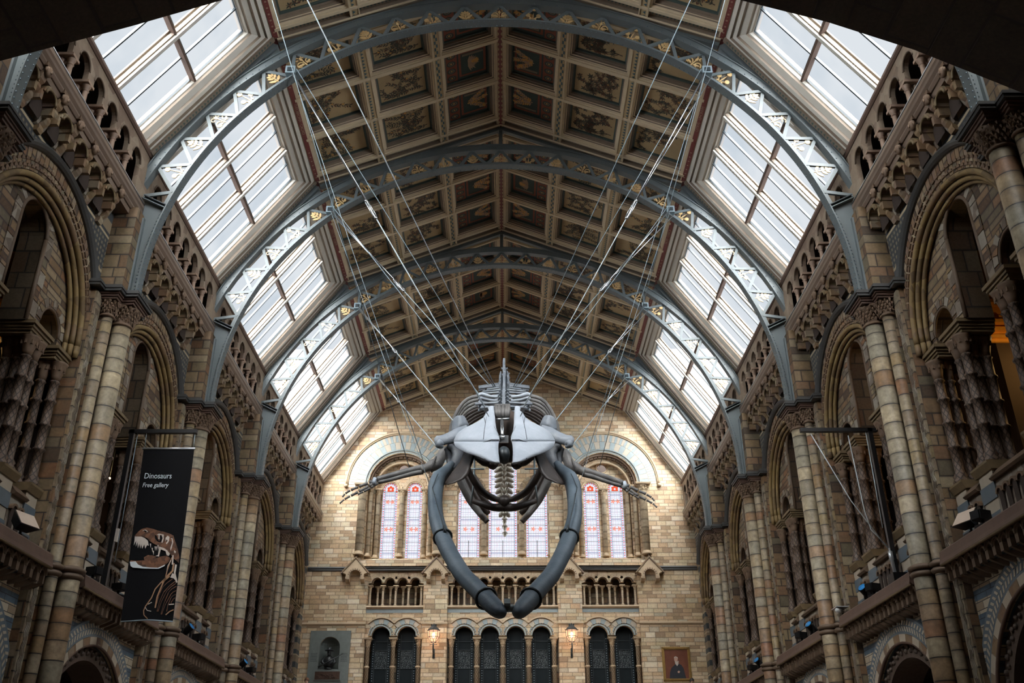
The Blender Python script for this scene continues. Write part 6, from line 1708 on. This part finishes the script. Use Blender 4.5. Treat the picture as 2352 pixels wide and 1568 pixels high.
def pr(m, pts, mat=0, dy=0):
    q = [C6(x, y) for x, y in pts]; n = len(q)
    m.add([(p.x, p.y-dy, p.z) for p in q]+[(p.x, p.y-dy+.002, p.z) for p in q], [tuple(range(n)), tuple(range(2*n-1, n-1, -1))], mat)
m = MB()
pr(m, [(115, 300), (160, 250), (215, 205), (290, 188), (370, 205), (440, 230), (520, 245), (610, 275), (655, 300), (665, 345), (690, 410), (715, 490), (735, 600), (730, 680), (640, 600), (600, 545), (560, 490), (480, 450), (420, 430), (360, 400), (320, 370), (285, 330), (220, 310), (160, 310), (118, 330)], 0)
pr(m, [(50, 660), (60, 640), (140, 650), (230, 640), (300, 650), (390, 615), (470, 590), (560, 575), (610, 610), (590, 660), (530, 715), (440, 750), (340, 752), (240, 745), (160, 700), (130, 690)], 0, .001)
pr(m, [(245, 600), (300, 568), (360, 572), (420, 590), (390, 625), (300, 655), (250, 640)], 0, .002)
pr(m, [(50, 662), (130, 655), (165, 700), (230, 730), (340, 742), (440, 745), (540, 700), (530, 720), (450, 758), (250, 755), (90, 742), (60, 720)], 1, .003)
pr(m, [(118, 310), (210, 312), (260, 335), (300, 370), (312, 440), (290, 430), (262, 480), (250, 420), (222, 482), (205, 420), (195, 480), (180, 410), (162, 475), (155, 390), (132, 452), (138, 370), (104, 435), (115, 360)], 2, .003)
for (x, y) in ((335, 440), (360, 500), (375, 540), (440, 460), (400, 480), (420, 480)): pr(m, [(x-9, y-30), (x+9, y-30), (x+4, y+30)], 2, .002)
for a_ in ([(235, 225), (270, 218), (300, 240), (290, 252), (255, 232), (225, 238)], [(420, 290), (455, 272), (520, 285), (520, 345), (500, 400), (488, 395), (505, 330), (490, 290), (465, 290), (462, 350), (445, 345), (448, 292)], [(545, 330), (575, 300), (600, 320), (590, 380), (560, 420), (550, 405), (575, 370), (560, 350), (545, 380)], [(615, 340), (640, 335), (652, 385), (630, 470), (615, 510), (612, 470), (635, 400), (632, 352)], [(455, 450), (520, 470), (565, 500), (605, 550), (590, 580), (560, 570), (545, 515), (480, 490), (460, 560), (455, 590), (405, 582), (440, 570), (450, 500)], [(640, 570), (656, 570), (650, 700), (630, 700)], [(665, 500), (690, 520), (680, 545), (662, 530)], [(640, 820), (690, 850), (705, 950), (690, 930), (655, 890), (610, 880)]): pr(m, a_, 2, .004)
pr(m, [(235, 232), (262, 226), (292, 242), (270, 252)], 3, .005); pr(m, [(465, 295), (490, 300), (500, 340), (480, 390), (455, 385), (468, 350)], 3, .003); pr(m, [(395, 290), (420, 300), (440, 350), (470, 395), (430, 380), (400, 340)], 3, .003)
def stroke(m, pts, w, mat, dy=.002):
    for i in range(len(pts)-1):
        (x0, y0_), (x1, y1_) = pts[i], pts[i+1]; a = atan2(y1_-y0_, x1-x0); u, v = -sin(a)*w, cos(a)*w; pr(m, [(x0+u, y0_+v), (x1+u, y1_+v), (x1-u, y1_-v), (x0-u, y0_-v)], mat, dy)
stroke(m, [(635, 600), (600, 680), (565, 790), (540, 890), (470, 960), (400, 1040), (350, 1160), (265, 1280)], 7, 4)
stroke(m, [(620, 640), (575, 720), (560, 800)], 4, 2); stroke(m, [(660, 680), (640, 790), (560, 870), (500, 960)], 12, 4); stroke(m, [(690, 700), (670, 820), (700, 950)], 12, 2)
stroke(m, [(600, 860), (520, 930), (480, 1020), (430, 1140), (400, 1300)], 9, 4)
for i, (x0, y0_, xm, ym, x1, y1_) in enumerate([(640, 900, 500, 1020, 425, 1240), (680, 930, 520, 1080, 425, 1350), (690, 960, 560, 1070, 440, 1350), (695, 1000, 590, 1080, 480, 1390), (695, 1060, 620, 1110, 490, 1390), (690, 1110, 620, 1160, 560, 1350), (680, 1160, 640, 1200, 625, 1240)]):
    stroke(m, [(x0, y0_), ((x0+xm)/2-8, (y0_+ym)/2-5), (xm, ym), ((xm+x1)/2-12, (ym+y1_)/2), (x1, y1_)], 4.5, 0, .003)
stroke(m, [(265, 1280), (240, 1340), (245, 1400), (295, 1450)], 6, 4); stroke(m, [(262, 1290), (290, 1335), (345, 1347)], 5, 2, .003); stroke(m, [(300, 1250), (355, 1222)], 5, 2); stroke(m, [(590, 1253), (662, 1248)], 6, 2); stroke(m, [(545, 1397), (600, 1350), (655, 1325)], 7, 4)
m.build('printed_skeleton', ['print_brown', 'print_white', 'print_bone', 'banner_black', 'print_tan'], t, OO, recalc=False)
for txt, x, y, sz, sh in (('Dinosaurs', 331, 1093, .185, .0), ('Free gallery', 327, 1114, .150, .12)):
    o = text_mesh(txt, sz, 'print_white', 'lettering', .002, 'LEFT', sh); p = at(x, y, BYY-.024)
    o.parent = t; o.location = (p.x-OO[0], p.y-OO[1], p.z-OO[2]); o.rotation_euler = (pi/2, 0, 0); o.scale = (.82, 1.0, 1)
t = thing('hoist_frame', 'empty black steel gallows frame with hoist on the right balcony', 'frame', (8.55, BYY, 6.3)); OO = (8.55, BYY, 6.3)
m = MB(); m.box(8.50, 8.60, BYY-.05, BYY+.05, 6.3, 9.95); m.build('post', 'black_frame', t, OO)
m = MB(); m.box(6.95, 8.72, BYY-.05, BYY+.05, 9.86, 9.95); m.build('beam', 'black_frame', t, OO)
m = MB(); m.box(8.40, 8.66, BYY-.25, BYY+.2, 6.30, 6.42); m.build('foot_plate', 'black_frame', t, OO)
m = MB(); m.tube([at(1862, 996, BYY), at(1955, 1150, BYY-.05), at(2042, 1262, BYY-.1)], .012, 5); m.tube([at(1948, 1000, BYY), at(1985, 1170, BYY-.05), at(2000, 1215, BYY-.08), at(2040, 1256, BYY-.1)], .012, 5); m.tube([(8.46, BYY, 9.86), (8.44, BYY, 7.6)], .014, 5); m.build('wire', 'cable_steel', t, OO)
m = MB(); a, b = at(2042, 1258, BYY-.12), at(2058, 1325, BYY-.12); m.tube([a, a.lerp(b, .1), a.lerp(b, .12), a.lerp(b, .4), a.lerp(b, .42), b], [.02, .02, .05, .05, .04, .035], 10); m.build('hoist', 'silver_rail', t, OO)
m = MB(); m.box(8.30, 8.6, BYY-.45, BYY-.12, 6.30, 6.52); m.build('winch', 'black_metal', t, OO)
# ---------------------------------------------------------------- spotlights, floodlights, camera on the ledges
sp = thing('spotlight', None, 'spotlight'); 
m = MB(); D = Vector((-.62, -.35, .55)).normalized(); Pm = Vector((0, 0, .22))
m.tube([Pm-D*.20, Pm-D*.16, Pm+D*.14, Pm+D*.16], [.06, .10, .105, .115], 14); m.build('lamp_body', 'black_metal', sp)
m = MB(); m.tube([Pm+D*.155, Pm+D*.17], [.095, .095], 14); m.build('lens', 'lens_blue', sp)
m = MB(); m.box(-.10, .14, -.12, .12, 0, .04); 
for s_ in (-1, 1): m.box(-.03, .03, s_*.125-.01, s_*.125+.01, .03, .26)
m.build('yoke', 'black_metal', sp)
db = thing('stage_lamp', None, 'lamp')
m = MB(); m.box(-.12, .12, -.10, .10, 0, .05); m.tube([(-.02, 0, .06), (-.02, 0, .14)], .03, 6); m.box(-.16, .10, -.11, .11, .13, .29); m.build('lamp_body', 'black_metal', db)
m = MB(); m.box(-.18, -.16, -.09, .09, .14, .28); m.build('barn_door', 'black_metal', db)
us = []; ud = []
for sd, y, lab in ((1, 21.95, 'blue lensed spotlight on the right balcony, beside the hoist frame'), (1, 26.3, 'blue lensed spotlight on the right balcony, third bay'), (1, 32.3, 'blue lensed spotlight on the right balcony, fourth bay'), (-1, 26.25, 'blue lensed spotlight on the left balcony, just beyond the banner'), (-1, 32.2, 'blue lensed spotlight on the left balcony, further down the hall')):
    o = sp if not us else copy_tree(sp); us.append(o); o.location = (sd*8.38, y, 6.30); o.rotation_euler = (0, 0, 0 if sd > 0 else 2.4); o['label'] = lab; o['group'] = 'blue lensed spotlights'
for sd, y, lab in ((1, 21.45, 'small black stage lamp between hoist frame and blue spotlight'), (1, 27.3, 'small black stage lamp on the right balcony, third bay'), (1, 33.2, 'small black stage lamp on the right balcony, fourth bay'), (-1, 27.25, 'small black stage lamp on the left balcony beyond the blue spotlight'), (-1, 33.3, 'small black stage lamp at the far end of the left balcony'), (-1, 19.75, 'small black stage lamp left of the banner post'), (-1, 21.2, 'small black stage lamp behind the banner'), (1, 16.0, 'small black stage lamp behind the right floodlight')):
    o = db if not ud else copy_tree(db); ud.append(o); o.location = (sd*8.38, y, 6.30); o.rotation_euler = (0, 0, .4 if sd > 0 else pi-.4); o['label'] = lab; o['group'] = 'small black stage lamps'
for sd, y in ((1, 16.45), (-1, 16.45)):
    t = thing('floodlight', 'big rectangular floodlight with pale glass on the %s balcony' % SN[sd], 'floodlight', (sd*8.36, y, 6.30), 0 if sd > 0 else pi, 'floodlights')
    Dn = Vector((-.75, -.25*sd, .60)).normalized(); A_ = Dn.cross(Vector((0, 0, 1))).normalized(); B_ = A_.cross(Dn); Pc = Vector((-.05, 0, .30))
    def fb(w, h, d0, d1, w2=None, h2=None):
        w2 = w2 or w; h2 = h2 or h; m = MB()
        m.add([tuple(Pc+Dn*d0+A_*a+B_*b) for a, b in ((-w, -h), (w, -h), (w, h), (-w, h))]+[tuple(Pc+Dn*d1+A_*a+B_*b) for a, b in ((-w2, -h2), (w2, -h2), (w2, h2), (-w2, h2))], [(0, 3, 2, 1), (4, 5, 6, 7), (0, 1, 5, 4), (1, 2, 6, 5), (2, 3, 7, 6), (3, 0, 4, 7)]); return m
    fb(.14, .10, -.16, .04, .23, .17).build('housing', 'black_metal', t); fb(.215, .155, .04, .05).build('glass', 'flood_glass', t)
    m = MB(); m.box(-.10, .12, -.12, .12, 0, .04); m.tube([(0, 0, .03), (0, 0, .25)], .025, 6); m.build('stand', 'black_metal', t)
t = thing('security_camera', 'white bullet camera on the right balcony pier', 'camera', (8.30, 23.55, 6.42)); OO = (8.30, 23.55, 6.42)
m = MB(); m.tube([(8.36, 23.7, 6.44), (8.12, 23.35, 6.40)], .055, 10); m.build('housing', 'white_plastic', t, OO); m = MB(); m.box(8.10, 8.40, 23.28, 23.72, 6.47, 6.49); m.build('sun_shield', 'silver_rail', t, OO)
m = MB(); m.tube([(8.33, 23.62, 6.42), (8.36, 23.66, 6.34)], .02, 6); m.build('mount', 'black_metal', t, OO)
m = MB()
# ---------------------------------------------------------------- lamps burning in the side galleries
def along(px, py, X):
    v = fw + rt2*((px-1176)/F_PX) - up2*((py-784)/F_PX); return CAM+v*((X-CAM.x)/v.x)
def room_lamp(px, py, X, e, lab):
    p = along(px, py, X); t = thing('gallery_lamp', lab, 'lamp', p, 0, 'lamps burning inside the side galleries')
    m = MB(); m.tube([p, p+Vector((0, 0, 13.2-p.z))], .012, 5); m.build('cord', 'iron_dark', t, tuple(p)); m = MB(); m.lathe([(.01, -.03), (.028, -.02), (.03, .01), (.012, .03)], (0, 0), 10); m.v = [(x+p.x, y+p.y, z+p.z) for x, y, z in m.v]; m.build('bulb', 'warm_bulb', t, tuple(p))
    pl = bpy.data.lights.new('gallery_lamp_light', 'POINT'); pl.energy = e; pl.color = (1, .60, .26); pl.shadow_soft_size = .06; po = bpy.data.objects.new('gallery_lamp_light', pl); COL.objects.link(po); po.location = p+Vector((0, 0, -.12))
room_lamp(2318, 872, 11.3, 60, 'small warm lamp deep inside the right gallery')
room_lamp(252, 1098, -11.0, 40, 'small warm lamp deep inside the left gallery behind the banner post')
for sd, px in ((1, 2292), (-1, 12)):
    v = fw + rt2*((px-1176)/F_PX) - up2*((745-784)/F_PX); p = CAM+v*((18.0-CAM.y)/v.y)
    m = MB(); x0, x1 = sorted((p.x-sd*.9, p.x+sd*1.6)); y1 = 18.05
    m.box(x0, x1, y1-.06, y1, p.z-.42, p.z+1.9)
    for i in range(6): m.box(x0, x1, y1-.12-.05*i, y1, p.z-.35+.16*i+(.3 if i > 2 else 0), p.z-.27+.16*i+(.3 if i > 2 else 0))
    for i in range(14): m.box(x0+.05+.17*i, x0+.13+.17*i, y1-.16, y1, p.z+.05, p.z+.17)
    tag(m.build('lit_cornice', 'warm_wall', origin=(p.x, y1, p.z)), 'ochre moulded cornice glowing under a lamp inside the %s gallery' % SN[sd], 'cornice')
    pl = bpy.data.lights.new('cornice_light', 'POINT'); pl.energy = 55 if sd > 0 else 30; pl.color = (1, .58, .20); pl.shadow_soft_size = .08; po = bpy.data.objects.new('cornice_light', pl); COL.objects.link(po); po.location = (p.x+sd*.5, 17.0, p.z-.9)
    t = thing('gallery_lamp', 'warm lamp hanging before the glowing cornice in the %s gallery' % SN[sd], 'lamp', (p.x+sd*.5, 17.0, p.z-.78), 0, 'lamps burning inside the side galleries')
    m = MB(); m.tube([(0, 0, 0), (0, 0, 13.2-(p.z-.78))], .012, 5); m.build('cord', 'iron_dark', t); m = MB(); m.lathe([(.02, .0), (.10, -.02), (.12, -.06)], (0, 0), 10); m.build('lamp_shade', 'iron_dark', t)
# ---------------------------------------------------------------- two visitors on the far landing (only the tops of their heads show)
def person(px, py, Y, lab, hairm, coat):
    top = at(px, py, Y); h = top.z-5.62; k = h/1.72; t = thing('person', lab, 'person', (top.x, Y, 5.62))
    V = [(0, 0, .95), (0, 0, 1.15), (0, 0, 1.38), (0, 0, 1.47), (0, -.01, 1.56), (0, -.01, 1.66)]; Rr = [.15, .14, .16, .055, .085, .075]
    E_ = [(0, 1), (1, 2), (2, 3), (3, 4), (4, 5)]
    for s_ in (-1, 1):
        b = len(V); V += [(s_*.18, 0, 1.38), (s_*.23, .02, 1.10), (s_*.24, -.06, .86), (s_*.24, -.09, .78)]; Rr += [.07, .05, .038, .03]; E_ += [(2, b), (b, b+1), (b+1, b+2), (b+2, b+3)]
        b = len(V); V += [(s_*.10, 0, .88), (s_*.11, 0, .48), (s_*.11, .02, .08), (s_*.12, -.12, .04)]; Rr += [.10, .07, .05, .04]; E_ += [(0, b), (b, b+1), (b+1, b+2), (b+2, b+3)]
    me = bpy.data.meshes.new('body'); me.from_pydata([(x*k, y*k, z*k) for x, y, z in V], E_, []); o = bpy.data.objects.new('body', me); COL.objects.link(o)
    sk = o.modifiers.new('s', 'SKIN'); 
    for i, v in enumerate(me.skin_vertices[0].data): v.radius = (Rr[i]*k, Rr[i]*k*.85); v.use_root = i == 0
    o.modifiers.new('d', 'SUBSURF').levels = 2; o.modifiers['d'].render_levels = 2
    dg = bpy.context.evaluated_depsgraph_get(); me2 = bpy.data.meshes.new_from_object(o.evaluated_get(dg)); o.modifiers.clear(); o.data = me2
    me2.materials.clear(); me2.materials.append(MATS['skin']); me2.materials.append(MATS[coat])
    for p_ in me2.polygons: p_.material_index = 0 if (p_.center.z > 1.45*k or p_.center.z < .84*k and abs(p_.center.x) > .2*k) else 1; p_.use_smooth = True
    o.parent = t
    m = MB(); m.tube([(0, .01, 1.50*k), (0, .03, 1.58*k), (0, .02, 1.66*k), (0, 0, 1.73*k)], [.05*k, .105*k, .105*k, .045*k], 12); m.build('hair', hairm, t)
    m = MB()
    for s_ in (-1, 1): m.lathe([(.002, -.012), (.011, 0), (.002, .012)], (s_*.03*k, -.088*k), 6)
    m.v = [(x, y, z+1.60*k) for x, y, z in m.v]; m.build('eyes', 'hair_dark', t)
    m = MB(); m.tube([(0, -.09*k, 1.60*k), (0, -.11*k, 1.565*k)], [.008, .014], 6); m.tube([(-.022*k, -.088*k, 1.535*k), (.022*k, -.088*k, 1.535*k)], .006, 5); m.build('nose_and_mouth', 'skin', t)
person(705, 1556, 40.3, 'person with short brown hair standing below the memorial, only head in view', 'print_brown', 'cloth_dark')
person(1589, 1557, 40.3, 'person with dark hair standing below the portrait, only head in view', 'hair_dark', 'cloth_dark')
